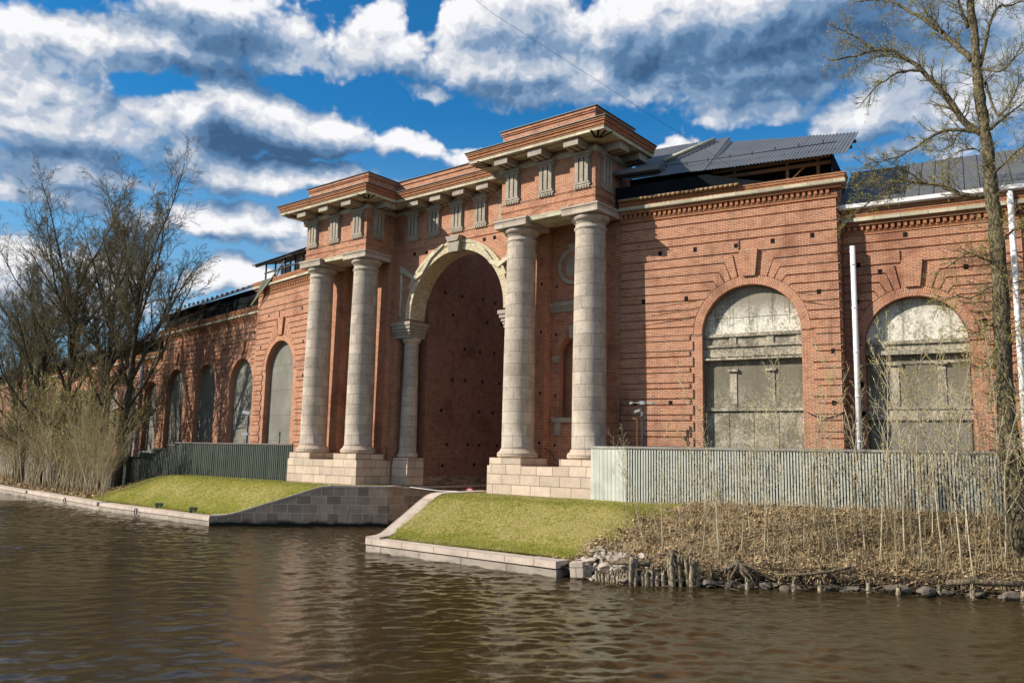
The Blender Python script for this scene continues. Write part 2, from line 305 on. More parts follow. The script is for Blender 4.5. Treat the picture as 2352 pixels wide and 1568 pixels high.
# ------------------------------------------------------------------ mesh builder
coll = scene.collection
class Frame:
    def __init__(s, o, eu=(1, 0, 0), ei=(0, 1, 0)):
        s.o = Vector(o); s.u = Vector(eu).normalized(); s.i = Vector(ei).normalized()
        s.flip = s.u.cross(s.i).z < 0
    def __call__(s, p): return s.o + s.u*p[0] + s.i*p[1] + Vector((0, 0, p[2]))
ID = Frame((0, 0, 0))
class MB:
    def __init__(s, fr=None): s.fr = fr or ID; s.v = []; s.f = []; s.uv = []; s.mi = []; s.sm = []; s.pr = []
    def add(s, pts, faces, uvs=None, mi=0, smooth=False):
        b = len(s.v); s.pr.append((b, len(s.f))); P = [Vector(p) for p in pts]
        s.v += [tuple(s.fr(p)) for p in P]
        for k, f in enumerate(faces):
            if uvs is not None: u = uvs[k]
            else:
                n = Vector((0, 0, 0))
                for j in range(len(f)):
                    a, c = P[f[j]], P[f[(j+1) % len(f)]]
                    n += Vector(((a.y-c.y)*(a.z+c.z), (a.z-c.z)*(a.x+c.x), (a.x-c.x)*(a.y+c.y)))
                ax, ay, az_ = abs(n.x), abs(n.y), abs(n.z)
                if az_ >= ax and az_ >= ay: u = [(P[q].x, P[q].y) for q in f]
                elif ay >= ax: u = [(P[q].x, P[q].z) for q in f]
                else: u = [(P[q].y, P[q].z) for q in f]
            f2 = [q+b for q in f]
            if s.fr.flip: f2 = f2[::-1]; u = u[::-1]
            s.f.append(f2); s.uv.append(u); s.mi.append(mi); s.sm.append(smooth)
        return s
    def box(s, x0, x1, y0, y1, z0, z1, mi=0):
        return s.add([(x0, y0, z0), (x1, y0, z0), (x1, y1, z0), (x0, y1, z0), (x0, y0, z1), (x1, y0, z1), (x1, y1, z1), (x0, y1, z1)],
                     [(0, 3, 2, 1), (4, 5, 6, 7), (0, 1, 5, 4), (1, 2, 6, 5), (2, 3, 7, 6), (3, 0, 4, 7)], None, mi)
    def prism(s, poly, y0, y1, mi=0):       # polygon in (u, z), extruded along depth
        n = len(poly); ar = sum(poly[k][0]*poly[(k+1) % n][1]-poly[(k+1) % n][0]*poly[k][1] for k in range(n))
        if ar < 0: poly = poly[::-1]
        return s.add([(a, y0, c) for a, c in poly]+[(a, y1, c) for a, c in poly],
                     [tuple(range(n)), tuple(range(2*n-1, n-1, -1))]+[(k, k+n, (k+1) % n+n, (k+1) % n) for k in range(n)], None, mi)
    def slab(s, poly, z0, z1, mi=0):        # polygon in (x, y), extruded up
        n = len(poly); ar = sum(poly[k][0]*poly[(k+1) % n][1]-poly[(k+1) % n][0]*poly[k][1] for k in range(n))
        if ar < 0: poly = poly[::-1]
        return s.add([(a, c, z0) for a, c in poly]+[(a, c, z1) for a, c in poly],
                     [tuple(range(n-1, -1, -1)), tuple(range(n, 2*n))]+[(k, (k+1) % n, (k+1) % n+n, k+n) for k in range(n)], None, mi)
    def lathe(s, prof, cx, cy, n=40, mi=0, smooth=True):
        pts = []; faces = []; uvs = []
        R0 = max(r for r, z in prof); dist = 0
        for k, (r, z) in enumerate(prof):
            for j in range(n): a = 2*math.pi*j/n; pts.append((cx+r*math.cos(a), cy+r*math.sin(a), z))
        for k in range(len(prof)-1):
            for j in range(n):
                j2 = (j+1) % n
                faces.append((k*n+j, k*n+j2, (k+1)*n+j2, (k+1)*n+j))
                u0 = 2*math.pi*j/n*R0; u1 = 2*math.pi*(j+1)/n*R0; z0, z1 = prof[k][1], prof[k+1][1]
                uvs.append([(u0, z0), (u1, z0), (u1, z1), (u0, z1)])
        return s.add(pts, faces, uvs, mi, smooth)
    def ring(s, cu, cz, r0, r1, a0, a1, y0, y1, n=28, mi=0, radial=True):   # arch ring in the (u, z) plane
        for k in range(n):
            b0 = a0+(a1-a0)*k/n; b1 = a0+(a1-a0)*(k+1)/n
            q = [(r0, b0), (r1, b0), (r1, b1), (r0, b1)]
            pts = [(cu+r*math.cos(b), y0, cz+r*math.sin(b)) for r, b in q]+[(cu+r*math.cos(b), y1, cz+r*math.sin(b)) for r, b in q]
            fs = [(0, 1, 2, 3), (0, 3, 7, 4), (1, 5, 6, 2)]; rm = (r0+r1)/2
            uv = [[(r, b*rm) for r, b in q], [(y0, b0*r0), (y0, b1*r0), (y1, b1*r0), (y1, b0*r0)], [(y0, b0*r1), (y1, b0*r1), (y1, b1*r1), (y0, b1*r1)]]
            if k == 0: fs.append((0, 4, 5, 1)); uv.append([(r0, y0), (r0, y1), (r1, y1), (r1, y0)])
            if k == n-1: fs.append((3, 2, 6, 7)); uv.append([(r0, y0), (r1, y0), (r1, y1), (r0, y1)])
            s.add(pts, fs, uv, mi)
        return s
    def tube(s, pts, rad, n=6, mi=0, cap=True, smooth=True):
        P = [Vector(p) for p in pts]; V = []; F = []; U = []
        d0 = (P[1]-P[0]).normalized(); ref = Vector((0, 0, 1)) if abs(d0.z) < .9 else Vector((1, 0, 0)); L = 0
        xs = d0.cross(ref).normalized()
        for k, p in enumerate(P):
            d = (P[min(k+1, len(P)-1)]-P[max(k-1, 0)]).normalized()
            xs = (xs-d*xs.dot(d)).normalized(); ys = d.cross(xs)
            r = rad[k] if hasattr(rad, '__len__') else rad
            for j in range(n): a = 2*math.pi*j/n; V.append(p+xs*(r*math.cos(a))+ys*(r*math.sin(a)))
        for k in range(len(P)-1):
            L1 = L+(P[k+1]-P[k]).length
            for j in range(n):
                j2 = (j+1) % n; F.append((k*n+j, k*n+j2, (k+1)*n+j2, (k+1)*n+j)); U.append([(j*.1, L), (j*.1+.1, L), (j*.1+.1, L1), (j*.1, L1)])
            L = L1
        if cap:
            F.append(tuple(range(n-1, -1, -1))); U.append([(0, 0)]*n); m_ = (len(P)-1)*n
            F.append(tuple(range(m_, m_+n))); U.append([(0, 0)]*n)
        return s.add(V, F, U, mi, smooth)
    def mesh(s, name, mats, off=(0, 0, 0)):
        me = bpy.data.meshes.new(name); o = Vector(off)
        vs = np.array(s.v, dtype=np.float64).reshape(-1, 3)-np.array(o)
        me.from_pydata(vs.tolist(), [], s.f)
        if not isinstance(mats, (list, tuple)): mats = [mats]
        for m in mats: me.materials.append(m)
        ul = me.uv_layers.new(name='UVMap')
        ul.data.foreach_set('uv', np.array([c for f in s.uv for p in f for c in p], dtype=np.float32))
        me.polygons.foreach_set('material_index', np.array(s.mi, dtype=np.int32)); me.polygons.foreach_set('use_smooth', np.array(s.sm, dtype=bool))
        me.update(); return me
    def explode(s, name, mats, parent):      # every primitive becomes a part of its own
        E = s.pr+[(len(s.v), len(s.f))]; out = []
        for (v0, f0), (v1, f1) in zip(E, E[1:]):
            q = MB(); q.v = s.v[v0:v1]; q.f = [[k-v0 for k in f] for f in s.f[f0:f1]]; q.uv = s.uv[f0:f1]; q.mi = s.mi[f0:f1]; q.sm = s.sm[f0:f1]
            out.append(q.build(name, mats, parent))
        return out
    def build(s, name, mats, parent=None, origin=None):
        off = wloc(parent) if parent else Vector(origin or (0, 0, 0))
        ob = bpy.data.objects.new(name, s.mesh(name, mats, off)); coll.objects.link(ob)
        if parent: ob.parent = parent
        else: ob.location = off
        return ob
def wloc(o):
    v = Vector((0, 0, 0))
    while o is not None: v += o.location; o = o.parent
    return v
def tag(o, label=None, cat=None, group=None, kind=None):
    if label: o['label'] = label
    if cat: o['category'] = cat
    if group: o['group'] = group
    if kind: o['kind'] = kind
    return o
def empty(name, loc, label, cat, group=None):
    o = bpy.data.objects.new(name, None); o.empty_display_size = .3; coll.objects.link(o); o.location = loc
    return tag(o, label, cat, group)
def kids(o): return [c for c in o.children]
def dup(o, loc, rz=0, sc=1.0, label=None):
    def cp(q, par):
        c = q.copy(); coll.objects.link(c); c.parent = par
        for k in kids(q): cp(k, c)
        return c
    c = cp(o, None); c.location = loc; c.rotation_euler = (c.rotation_euler.x, c.rotation_euler.y, rz); c.scale = (sc, sc, sc) if not hasattr(sc, '__len__') else sc
    if label: c['label'] = label
    return c
# ------------------------------------------------------------------ the gateway
GATE = empty('arch_gateway', (0, 2, 2.0), 'monumental red brick gateway with a tall central arch and four pale granite columns', 'gateway')
FI, FO, CO = 5.62, 11.76, 1.42
ZB, ZS, ZC0, ZC1, ZT = 16.85, 20.06, 20.22, 20.64, 22.02      # frieze foot, soffit, corona, cornice top, attic top
CYW = 2.78                                                     # plane of the wall over the arch
def triglyph(fr, parent, u, z0=17.95):
    b = MB(fr)
    b.box(u-.46, u+.46, -.07, .02, z0, 19.42)
    for k in (-1, 0, 1): b.prism([(u+k*.30-.105, z0+.12), (u+k*.30+.105, z0+.12), (u+k*.30+.105, 19.36), (u+k*.30-.105, 19.36)], -.17, -.07)
    b.box(u-.46, u+.46, -.16, -.07, z0, z0+.12)
    b.box(u-.52, u+.52, -.2, .02, 19.36, 19.48); b.prism([(u-.55, 19.48), (u+.55, 19.48), (u+.64, 19.64), (u-.64, 19.64)], -.30, .02)
    b.box(u-.52, u+.52, -.13, .02, z0-.1, z0)
    for k in range(6): b.box(u-.47+k*.165, u-.47+k*.165+.10, -.12, .02, z0-.22, z0-.1)
    return b.build('triglyph', CARVED, parent)
def mutule(fr, parent, u):
    b = MB(fr)
    b.box(u-.45, u+.45, -1.15, .02, 19.68, 20.02, 0)
    b.box(u-.50, u+.50, -1.20, .02, 20.02, ZS, 1)
    for k in (-.2, .2): b.box(u+k-.045, u+k+.045, -1.02, -.15, 19.672, 19.69, 2)
    return b.build('mutule', [CARVED, BRICKO, HOLE], parent)
def cornice_block(b, bo, x0, x1, y0, y1, ox0=1, ox1=1):
    # pale corona slab, then brick courses stepping out, then the flashing; overhangs measured at the slab
    b.box(x0-(CO-.1)*ox0, x1+(CO-.1)*ox1, y0-CO+.1, y1, ZS, ZC0, 0)
    for k, (za, zb, o) in enumerate(((ZC0, ZC0+.09, -.07), (ZC0+.09, ZC0+.18, -.02), (ZC0+.18, ZC0+.24, -.05), (ZC0+.24, ZC0+.33, .03), (ZC0+.33, ZC1, .07))):
        bo.box(x0-(CO+o)*ox0, x1+(CO+o)*ox1, y0-CO-o, y1+o*.3, za, zb, 0)
    bo.box(x0-(CO+.13)*ox0, x1+(CO+.13)*ox1, y0-CO-.13, y1+.05, ZC1, ZC1+.035, 1)
rng = random.Random(4)
def column(x, y, parent):
    prof = [(.885, 4.36), (.875, 4.5), (.87, 4.62)]
    for k in range(13):
        t = k/12; prof.append((.87-.085*(t**1.6)-.0*t, 4.62+t*(15.62-4.62)))
    b = MB().lathe(prof, x, y, 48)
    o = b.build('column', GRANITE, parent)
    c = MB().lathe([(.785, 15.62), (.785, 15.66), (.84, 15.70), (.855, 15.76), (.82, 15.82), (.785, 15.86), (.785, 16.04), (.84, 16.06), (.84, 16.11), (.90, 16.13), (.965, 16.19), (1.0, 16.28), (.985, 16.37), (.93, 16.41)], x, y, 48)
    c.box(x-1.09, x+1.09, y-1.09, y+1.09, 16.40, 16.74); c.box(x-1.14, x+1.14, y-1.14, y+1.14, 16.74, ZB)
    c.build('capital', GRANITE, o)
    d = MB().lathe([(.95, 3.95), (1.05, 3.98), (1.10, 4.06), (1.105, 4.12), (1.08, 4.22), (1.0, 4.29), (.955, 4.295), (.955, 4.37), (.92, 4.375), (.92, 4.43), (.89, 4.44)], x, y, 48)
    d.build('column_base', PEDESTAL, o)
    return o
for s in (-1, 1):
    fi, fo = (FI, FO) if s > 0 else (-FO, -FI)
    # pedestal with its two plinth blocks
    p0, p1 = (5.25, 12.13) if s > 0 else (-12.13, -5.25)
    pd = MB().box(p0, p1, -.03, 3.0, 1.2, 3.54).build('pedestal', PEDESTAL, GATE)
    for cx in (6.43*s, 10.96*s): MB().box(cx-1.056, cx+1.056, 0, 2.3, 3.54, 3.95).build('plinth_block', PEDESTAL, pd)
    for cx in (6.43*s, 10.96*s): column(cx, 1.06, GATE)
    # entablature
    e = MB()
    e.box(fi, fo, .23, 3.9, ZB, ZS)
    for z in (17.30, 17.74): e.box(fi-.05, fo+.05, .18, 3.0, z, z+.07); e.box(fi-.025, fo+.025, .205, 3.0, z-.05, z)
    e.box(fi-.06, fo+.06, .17, 2.5, 19.84, 19.95)
    ca, cb = sorted((8.69*s-1.9, 8.69*s+1.9))
    e.ring(8.69*s, 15.15, 2.05, 2.5, R_(52), R_(128), .215, .3, 18)
    for q in (-1, 1): e.ring(8.69*s+q*1.75, 16.35, .7, 1.05, R_(90-q*5-28), R_(90-q*5+28), .218, .3, 8)
    ent = e.build('entablature', BRICK, GATE)
    bm = MB(); bm.box(fi-.16, fo+.16, .07, 3.0, 19.65, 19.84)
    for z, o in ((19.58, .10),): bm.box(fi-o, fo+o, .23-o, 3.0, z, 19.65)
    bm.build('bed_moulding', CORNICE, ent)
    # lintel of long stone beams between the two capitals
    l = MB()
    for k in range(5): l.box(8.69*s-1.13, 8.69*s+1.13, .2+k*.36, .2+k*.36+.31, 16.60, ZB-.004)
    l.build('lintel', CREAM if False else CORNICE, ent)
    ff = Frame((0, .23, 0))
    for u in (6.41, 8.70, 11.0): triglyph(ff, ent, u*s); mutule(ff, ent, u*s)
    for X, d in ((fi, -1), (fo, 1)):
        fs = Frame((X, 0, 0), (0, 1, 0), (-d, 0, 0))
        triglyph(fs, ent, 1.17); mutule(fs, ent, 1.17)
        if X*s > 8: mutule(fs, ent, 3.1)
    co = MB(); bo = MB()
    cornice_block(co, bo, fi, fo, .23, 3.9)
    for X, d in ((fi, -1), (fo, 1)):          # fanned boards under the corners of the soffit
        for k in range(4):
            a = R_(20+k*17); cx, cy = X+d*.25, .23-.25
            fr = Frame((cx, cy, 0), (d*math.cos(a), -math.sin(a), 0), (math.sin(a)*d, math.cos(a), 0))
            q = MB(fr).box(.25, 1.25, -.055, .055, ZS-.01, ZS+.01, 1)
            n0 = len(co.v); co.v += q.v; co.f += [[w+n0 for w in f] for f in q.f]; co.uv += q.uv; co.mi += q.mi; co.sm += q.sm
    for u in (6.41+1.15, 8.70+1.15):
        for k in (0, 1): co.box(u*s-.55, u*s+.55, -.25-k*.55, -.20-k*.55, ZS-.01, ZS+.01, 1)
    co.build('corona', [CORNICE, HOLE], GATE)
    bo.build('cornice', [BRICKO, FLASH], GATE)
    at = MB(); at.box(fi+.02, fo-.02, .2, 3.92, ZC1+.03, 21.72); at.box(fi-.03, fo+.03, .15, 3.97, 21.72, 21.82); at.box(fi-.08, fo+.08, .10, 4.02, 21.82, 21.98)
    at.box(fi-.15, fo+.15, .03, 4.08, 21.98, ZT, 1)
    at.build('attic', [BRICKO if False else BRICK, FLASH], GATE)
    # wall behind the columns: pilasters, recess with oculus, string course and niche
    w = MB()
    pl = ((5.62, 7.18), (10.2, 12.02))
    for a, c in pl:
        a, c = sorted((a*s, c*s)); w.box(a, c, 2.35, 3.4, 1.9, ZB)
    cx = 8.69*s; hw = 1.0
    w.box(min(7.18*s, cx-hw*s), max(7.18*s, cx-hw*s), 2.95, 3.4, 1.9, ZB); w.box(min(cx+hw*s, 10.2*s), max(cx+hw*s, 10.2*s), 2.95, 3.4, 1.9, ZB)
    w.box(cx-hw, cx+hw, 2.95, 3.4, 1.9, 6.15)
    for k in range(16):
        a0, a1 = math.pi*k/16, math.pi*(k+1)/16
        w.prism([(cx+hw*math.cos(a0), 9.6+hw*math.sin(a0)), (cx+hw*math.cos(a0), ZB), (cx+hw*math.cos(a1), ZB), (cx+hw*math.cos(a1), 9.6+hw*math.sin(a1))], 2.95, 3.4)
    w.box(cx-1.2, cx+1.2, 3.9, 4.0, 5.9, 11.0)
    w.ring(cx, 9.6, 1.0, 1.42, 0, math.pi, 2.90, 3.3, 20)
    for z in (3.1, 4.6, 7.3, 10.7, 13.4): w.box(7.5*s-.06, 7.5*s+.06, 2.945, 3.0, z, z+.16, 1); w.box(6.9*s-.06, 6.9*s+.06, 2.345, 2.4, z+.1, z+.26, 1)
    wl = w.build('pier_wall', [BRICKD if False else BRICK, HOLE], GATE)
    n = MB(); n.box(min(7.18*s, 10.2*s), max(7.18*s, 10.2*s), 2.80, 2.99, 12.16, 12.30); n.box(min(7.18*s, 10.2*s), max(7.18*s, 10.2*s), 2.72, 2.99, 12.30, 12.52); n.box(min(7.18*s, 10.2*s), max(7.18*s, 10.2*s), 2.85, 2.99, 12.0, 12.16)
    n.build('string_course', CARVED, wl)
    n = MB(); n.box(cx-1.25, cx+1.25, 2.7, 3.2, 5.92, 6.16); n.box(cx-1.1, cx-.75, 2.78, 3.0, 5.2, 5.92); n.box(cx+.75, cx+1.1, 2.78, 3.0, 5.2, 5.92)
    n.explode('niche_sill', CARVED, wl)
    n = MB(); n.box(cx-1.32, cx-.98, 2.82, 3.1, 9.2, 9.58); n.box(cx+.98, cx+1.32, 2.82, 3.1, 9.2, 9.58); n.box(cx-1.25, cx-.99, 2.87, 3.1, 8.75, 8.85); n.box(cx+.99, cx+1.25, 2.87, 3.1, 8.75, 8.85); n.prism([(cx-.16, 10.5), (cx+.16, 10.5), (cx+.24, 11.2), (cx-.24, 11.2)], 2.8, 3.0)
    n.explode('niche_impost', CARVED, wl)
    n = MB(); n.ring(cx, 14.5, .80, 1.02, 0, 2*math.pi, 2.80, 3.0, 32, 0); n.ring(cx, 14.5, .62, .80, 0, 2*math.pi, 2.88, 3.0, 32, 1)
    n.prism([(cx+.64*math.cos(2*math.pi*k/32), 14.5+.64*math.sin(2*math.pi*k/32)) for k in range(32)], 2.92, 2.99, 0)
    n.prism([(cx-.25, 15.4), (cx+.25, 15.4), (cx+.3, 15.75), (cx-.3, 15.75)], 2.75, 2.99, 0)
    n.build('oculus', [CARVED, BRICK], wl)
    # inner column carrying the arch
    ix = 4.37*s
    ip = MB().box(ix-.70, ix+.70, 2.75, 4.2, 1.0, 3.35); ip.box(ix-.67, ix+.67, 2.78, 4.2, 3.35, 3.76)
    ip.build('inner_pedestal', PEDESTAL, GATE)
    prof = [(.60, 4.08), (.60, 4.12), (.55, 4.2)]+[(.55-.10*(k/8)**1.5, 4.2+k/8*(10.75-4.2)) for k in range(1, 9)]
    ic = MB().lathe(prof, ix, 3.42, 36).build('inner_column', GRANITE, GATE)
    MB().lathe([(.55, 3.76), (.66, 3.80), (.69, 3.88), (.66, 3.97), (.60, 4.0), (.60, 4.09)], ix, 3.42, 36).build('column_base', PEDESTAL, ic)
    MB().lathe([(.45, 10.75), (.49, 10.8), (.49, 10.86), (.45, 10.9), (.45, 11.08), (.52, 11.12), (.60, 11.25), (.62, 11.36), (.58, 11.42)], ix, 3.42, 36).build('capital', GRANITE, ic)
    im = MB()
    for z0, z1, o in ((11.42, 11.62, 0), (11.62, 11.78, .05), (11.78, 11.98, .12), (11.98, 12.2, .2), (12.2, 12.42, .27)):
        a, c = sorted(((3.90-o)*s, (5.3+o*.3)*s)); im.box(a, c, 2.72-o, 4.15, z0, z1)
    im.build('impost_block', CARVED, GATE)
# centre wall over the arch
ARZ, ARR = 12.72, 3.87
c = MB()
for k in range(32):
    a0, a1 = math.pi*k/32, math.pi*(k+1)/32; r = ARR+.1
    c.prism([(r*math.cos(a0), ARZ+r*math.sin(a0)), (r*math.cos(a0), 17.6), (r*math.cos(a1), 17.6), (r*math.cos(a1), ARZ+r*math.sin(a1))], CYW, 4.2)
c.box(-FI, FI, CYW, 4.2, 17.6, ZS)
for s in (-1, 1):
    a, b_ = sorted((3.97*s, FI*s)); c.box(a, b_, CYW, 4.2, 12.42, 17.6)
    a, b_ = sorted((5.18*s, FI*s)); c.box(a, b_, CYW, 4.2, 1.5, 12.42)
for z in (17.22, 17.74): c.box(-FI+.04, FI-.04, CYW-.05, CYW+.1, z, z+.07)
c.box(-FI+.06, FI-.06, CYW-.06, CYW+.1, 19.84, 19.95)
for u, z in ((-3.75, 16.85), (-2.65, 16.83), (2.2, 16.95), (3.0, 16.95), (-1.0, 19.78), (1.0, 19.76), (2.9, 19.76), (-2.95, 19.76)): c.prism([(u+.13*math.cos(k*math.pi/5), z+.13*math.sin(k*math.pi/5)) for k in range(10)], CYW-.006, CYW+.1, 1)
for u, z in ((-4.95, 12.75), (-4.95, 14.1), (4.9, 13.0)): c.box(u-.08, u+.08, CYW-.006, CYW+.1, z, z+.18, 1)
cw = c.build('arch_wall', [BRICK, HOLE], GATE)
a = MB(); a.ring(0, ARZ, ARR, 4.32, R_(-2), R_(182), CYW-.10, 4.0, 48); a.ring(0, ARZ, 4.32, 4.50, R_(25), R_(155), CYW-.16, CYW+.1, 40)
av = a.build('archivolt', CREAM, GATE)
k = MB(); k.prism([(-.40, 16.42), (.40, 16.42), (.50, 17.0), (.50, 17.36), (-.50, 17.36), (-.50, 17.0)], CYW-.42, CYW+.2)
k.prism([(-.42, 17.08), (.42, 17.08), (.58, 17.42), (-.58, 17.42)], CYW-.5, CYW+.2); k.build('keystone', CARVED, av)
# rough unfinished blocks of the hood either side of the ring
h = MB()
for s in (-1, 1):
    h = MB()
    h.prism([(4.78*s, 16.15), (3.55*s, 15.35), (3.05*s, 15.55), (2.2*s, 16.55), (1.1*s, 17.12), (1.0*s, 17.02), (2.05*s, 16.35), (2.85*s, 15.35), (3.5*s, 15.05), (4.85*s, 15.75)], CYW-.22, CYW+.05)
    h.prism([(4.72*s, 16.1), (4.92*s, 16.1), (4.92*s, 14.6), (4.88*s, 14.55), (4.86*s, 12.75), (4.76*s, 12.75), (4.74*s, 14.5), (4.70*s, 14.6)], CYW-.1, CYW+.05)
    h.build('hood_moulding', CORNICE, GATE)
fc = Frame((0, CYW, 0))
for u in (-3.90, -1.97, -.03, 1.91, 3.85): triglyph(fc, cw, u)
for u in (-2.93, -.98, .95, 2.88): mutule(fc, cw, u)
bm = MB()
bm.box(-FI+.17, FI-.17, CYW-.16, CYW+.1, 19.65, 19.84); bm.build('bed_moulding', CORNICE, cw)
co = MB(); bo = MB()
co.box(-FI+CO-.104, FI-CO+.104, CYW-CO+.1, 3.9, ZS, ZC0)
for za, zb, o in ((ZC0, ZC0+.09, -.07), (ZC0+.09, ZC0+.18, -.02), (ZC0+.18, ZC0+.24, -.05), (ZC0+.24, ZC0+.33, .03), (ZC0+.33, ZC1, .07)):
    bo.box(-FI+CO+o, FI-CO-o, CYW-CO-o, 3.9, za, zb)
bo.box(-FI+CO+.13, FI-CO-.13, CYW-CO-.13, 3.9, ZC1, ZC1+.035, 1)
co.build('corona', CORNICE, GATE); bo.build('cornice', [BRICKO, FLASH], GATE)
at = MB(); at.box(-FI-.02, FI+.02, CYW, 3.92, ZC1+.03, 21.86); at.box(-FI+.03, FI-.03, CYW-.06, 3.97, 21.74, 21.98); at.box(-FI+.15, FI-.15, CYW-.14, 4.08, 21.98, ZT, 1)
at.build('attic', [BRICK, FLASH], GATE)
# walls of the water passage beyond the arch
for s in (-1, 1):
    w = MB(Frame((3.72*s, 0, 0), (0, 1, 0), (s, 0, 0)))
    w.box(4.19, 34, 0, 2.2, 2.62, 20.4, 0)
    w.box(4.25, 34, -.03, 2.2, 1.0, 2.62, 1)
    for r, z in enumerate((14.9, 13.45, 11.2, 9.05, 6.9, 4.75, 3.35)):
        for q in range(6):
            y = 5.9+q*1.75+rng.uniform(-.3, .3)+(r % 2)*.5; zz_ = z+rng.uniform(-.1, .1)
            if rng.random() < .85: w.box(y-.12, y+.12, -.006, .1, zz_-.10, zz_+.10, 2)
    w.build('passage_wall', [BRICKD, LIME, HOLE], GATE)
# ------------------------------------------------------------------ brick warehouse ranges beside the gateway
def wframe(side, off=0.0):
    a = R_(9.0 if side > 0 else 8.5); eu = Vector((side*math.cos(a), math.sin(a), 0)); ei = Vector((-side*math.sin(a), math.cos(a), 0))
    return Frame(Vector((12.02*side, 2.37, 0))+ei*off, eu, ei)
GAP = .065
def courses(z0, z1):       # alternating broad and narrow raised bands; returns (lo, hi, long)
    out = []; z = z1
    k = 0
    while z > z0+.2:
        h = .50 if k % 2 else .285
        out.append((max(z0, z-h+GAP), z, k % 2 == 1)); z -= h; k += 1
    return out
def range_wall(side, off, u0, u1, ztop, opens, band_top, name_parent, depth=.5, wedge_end=True):
    # opens: (uc, half, zspring)
    fr = wframe(side, off); w = MB(fr); b = MB(fr); DP = -.065
    ops = sorted(opens); cuts = [u0]
    for uc, hw, zs in ops: cuts += [uc-hw, uc+hw]
    cuts.append(u1)
    for k in range(0, len(cuts), 2): w.box(cuts[k], cuts[k+1], 0, 1.2, .5, ztop)
    for uc, hw, zs in ops:
        n = 24
        for k in range(n):
            a0, a1 = math.pi*k/n, math.pi*(k+1)/n
            w.prism([(uc+hw*math.cos(a0), zs+hw*math.sin(a0)), (uc+hw*math.cos(a0), ztop), (uc+hw*math.cos(a1), ztop), (uc+hw*math.cos(a1), zs+hw*math.sin(a1))], 0, 1.2)
        # ring of radial bricks, slightly proud
        b.ring(uc, zs, hw, hw+.42, 0, math.pi, -.05, .1, 28)
    mids = [u0]+[(ops[k][0]+ops[k+1][0])/2 for k in range(len(ops)-1)]+[u1]
    for k, (uc, hw, zs) in enumerate(ops):
        for sgn, ue in ((-1, mids[k]), (1, mids[k+1])):
            far = ue
            if abs(far-uc) < hw+.5: continue
            # straight bands under the springing
            for lo, hi, lg in courses(2.2, zs):
                x0 = uc+sgn*(hw+(.46 if lg else .62)); 
                b.box(min(x0, far), max(x0, far), DP, .05, lo, hi)
            # voussoir bands turning from the ring into the courses
            r1 = hw+.44; zz = zs; A = [0, 11, 21, 31, 40, 49, 57, 65, 72, 79]; H = []
            zc = zs; hs = []
            for j in range(len(A)-1):
                zl, zh = zs+j*(band_top-zs)/9.0, zs+(j+1)*(band_top-zs)/9.0
                a0, a1 = R_(A[j]), R_(A[j+1])
                def rad(a, z):      # where the radial line at angle a meets the level z
                    if math.sin(a) < .05: return uc+sgn*r1
                    return uc+sgn*max((z-zs)/math.tan(a), r1*math.cos(a))
                g = GAP/2
                p = [(uc+sgn*r1*math.cos(a0+.012), zs+r1*math.sin(a0+.012)), (rad(a0, zl)+sgn*g, max(zl+g, zs+g)), (far, zl+g), (far, zh-g), (rad(a1, zh)+sgn*g, zh-g), (uc+sgn*r1*math.cos(a1-.012), zs+r1*math.sin(a1-.012))]
                if sgn*(far-p[1][0]) < .1 : 
                    p = [p[0], (far, max(p[0][1], zl+g)), (far, zh-g), p[4], p[5]] if sgn*(far-p[4][0]) > .1 else None
                if p is None: continue
                # split by a mid groove: two blocks
                if j % 2 == 0 or True:
                    q0 = p
                    b.prism(q0, DP, .05)
        # keystone
        kt = band_top+.12
        b.prism([(uc-.30, zs+hw+.40), (uc+.30, zs+hw+.40), (uc+.44, kt), (uc-.44, kt)], -.16, .05)
    # bands over the windows, up to the frieze
    z = band_top+GAP
    hs = [.64, .42, .64, .42, .64, .42]; k = 0
    while z < ztop-.75:
        h = min(hs[k % 6], ztop-.7-z)
        if h > .12:
            segs = [(u0, u1)]
            if k == 0:
                segs = []; a = u0
                for uc, hw, zs in ops: segs.append((a, uc-.47)); a = uc+.47
                segs.append((a, u1))
            for a, c_ in segs: b.box(a, c_, DP, .05, z, z+h-GAP)
        z += h; k += 1
    return fr, w, b
def range_cornice(fr, u0, u1, zst, ztop, m0=0, m1=0, tiles=True):
    c = MB(fr); st = MB(fr)
    c.box(u0, u1, -.10, .3, zst-.62, zst-.50)
    n = int((u1-u0)/.26)
    for k in range(n): c.box(u0+k*.26, u0+k*.26+.14, -.20, .1, zst-.42, zst-.2)
    c.box(u0-.0, u1+.0, -.13, .3, zst-.50, zst-.42); c.box(u0, u1+m1*.2, -.27, .3, zst-.2, zst-.04)
    st.box(u0, u1+m1*.4, -.42, .3, zst-.04, zst+.13)
    z = zst+.13; k = 0
    while z < ztop-.02:
        o = .36+.03*k; c.box(u0, u1+m1*o, -o, .6, z, min(ztop, z+.11)); z += .12; k += 1
    return c, st
def hole_patches(b, pts, mi=1, d=-.075):  # black blocks on the wall face, painted shade in place of putlog recesses
    for u, z in pts: b.box(u-.09, u+.09, d, .05, z-.11, z+.11, mi)
def panel_poly(uc, hw, zs, zb):
    return [(uc-hw, zb), (uc+hw, zb)]+[(uc+hw*math.cos(math.pi*k/24), zs+hw*math.sin(math.pi*k/24)) for k in range(25)]
def arch_strip(uc, hw, zs, z0, z1):      # the part of an arched opening between two levels
    def half(z): return hw if z <= zs else math.sqrt(max(0, hw*hw-(z-zs)**2))
    N = 14; zsn = [z0+(z1-z0)*k/N for k in range(N+1)]
    return [(uc+half(z), z) for z in zsn]+[(uc-half(z), z) for z in reversed(zsn)]
rng = random.Random(11)
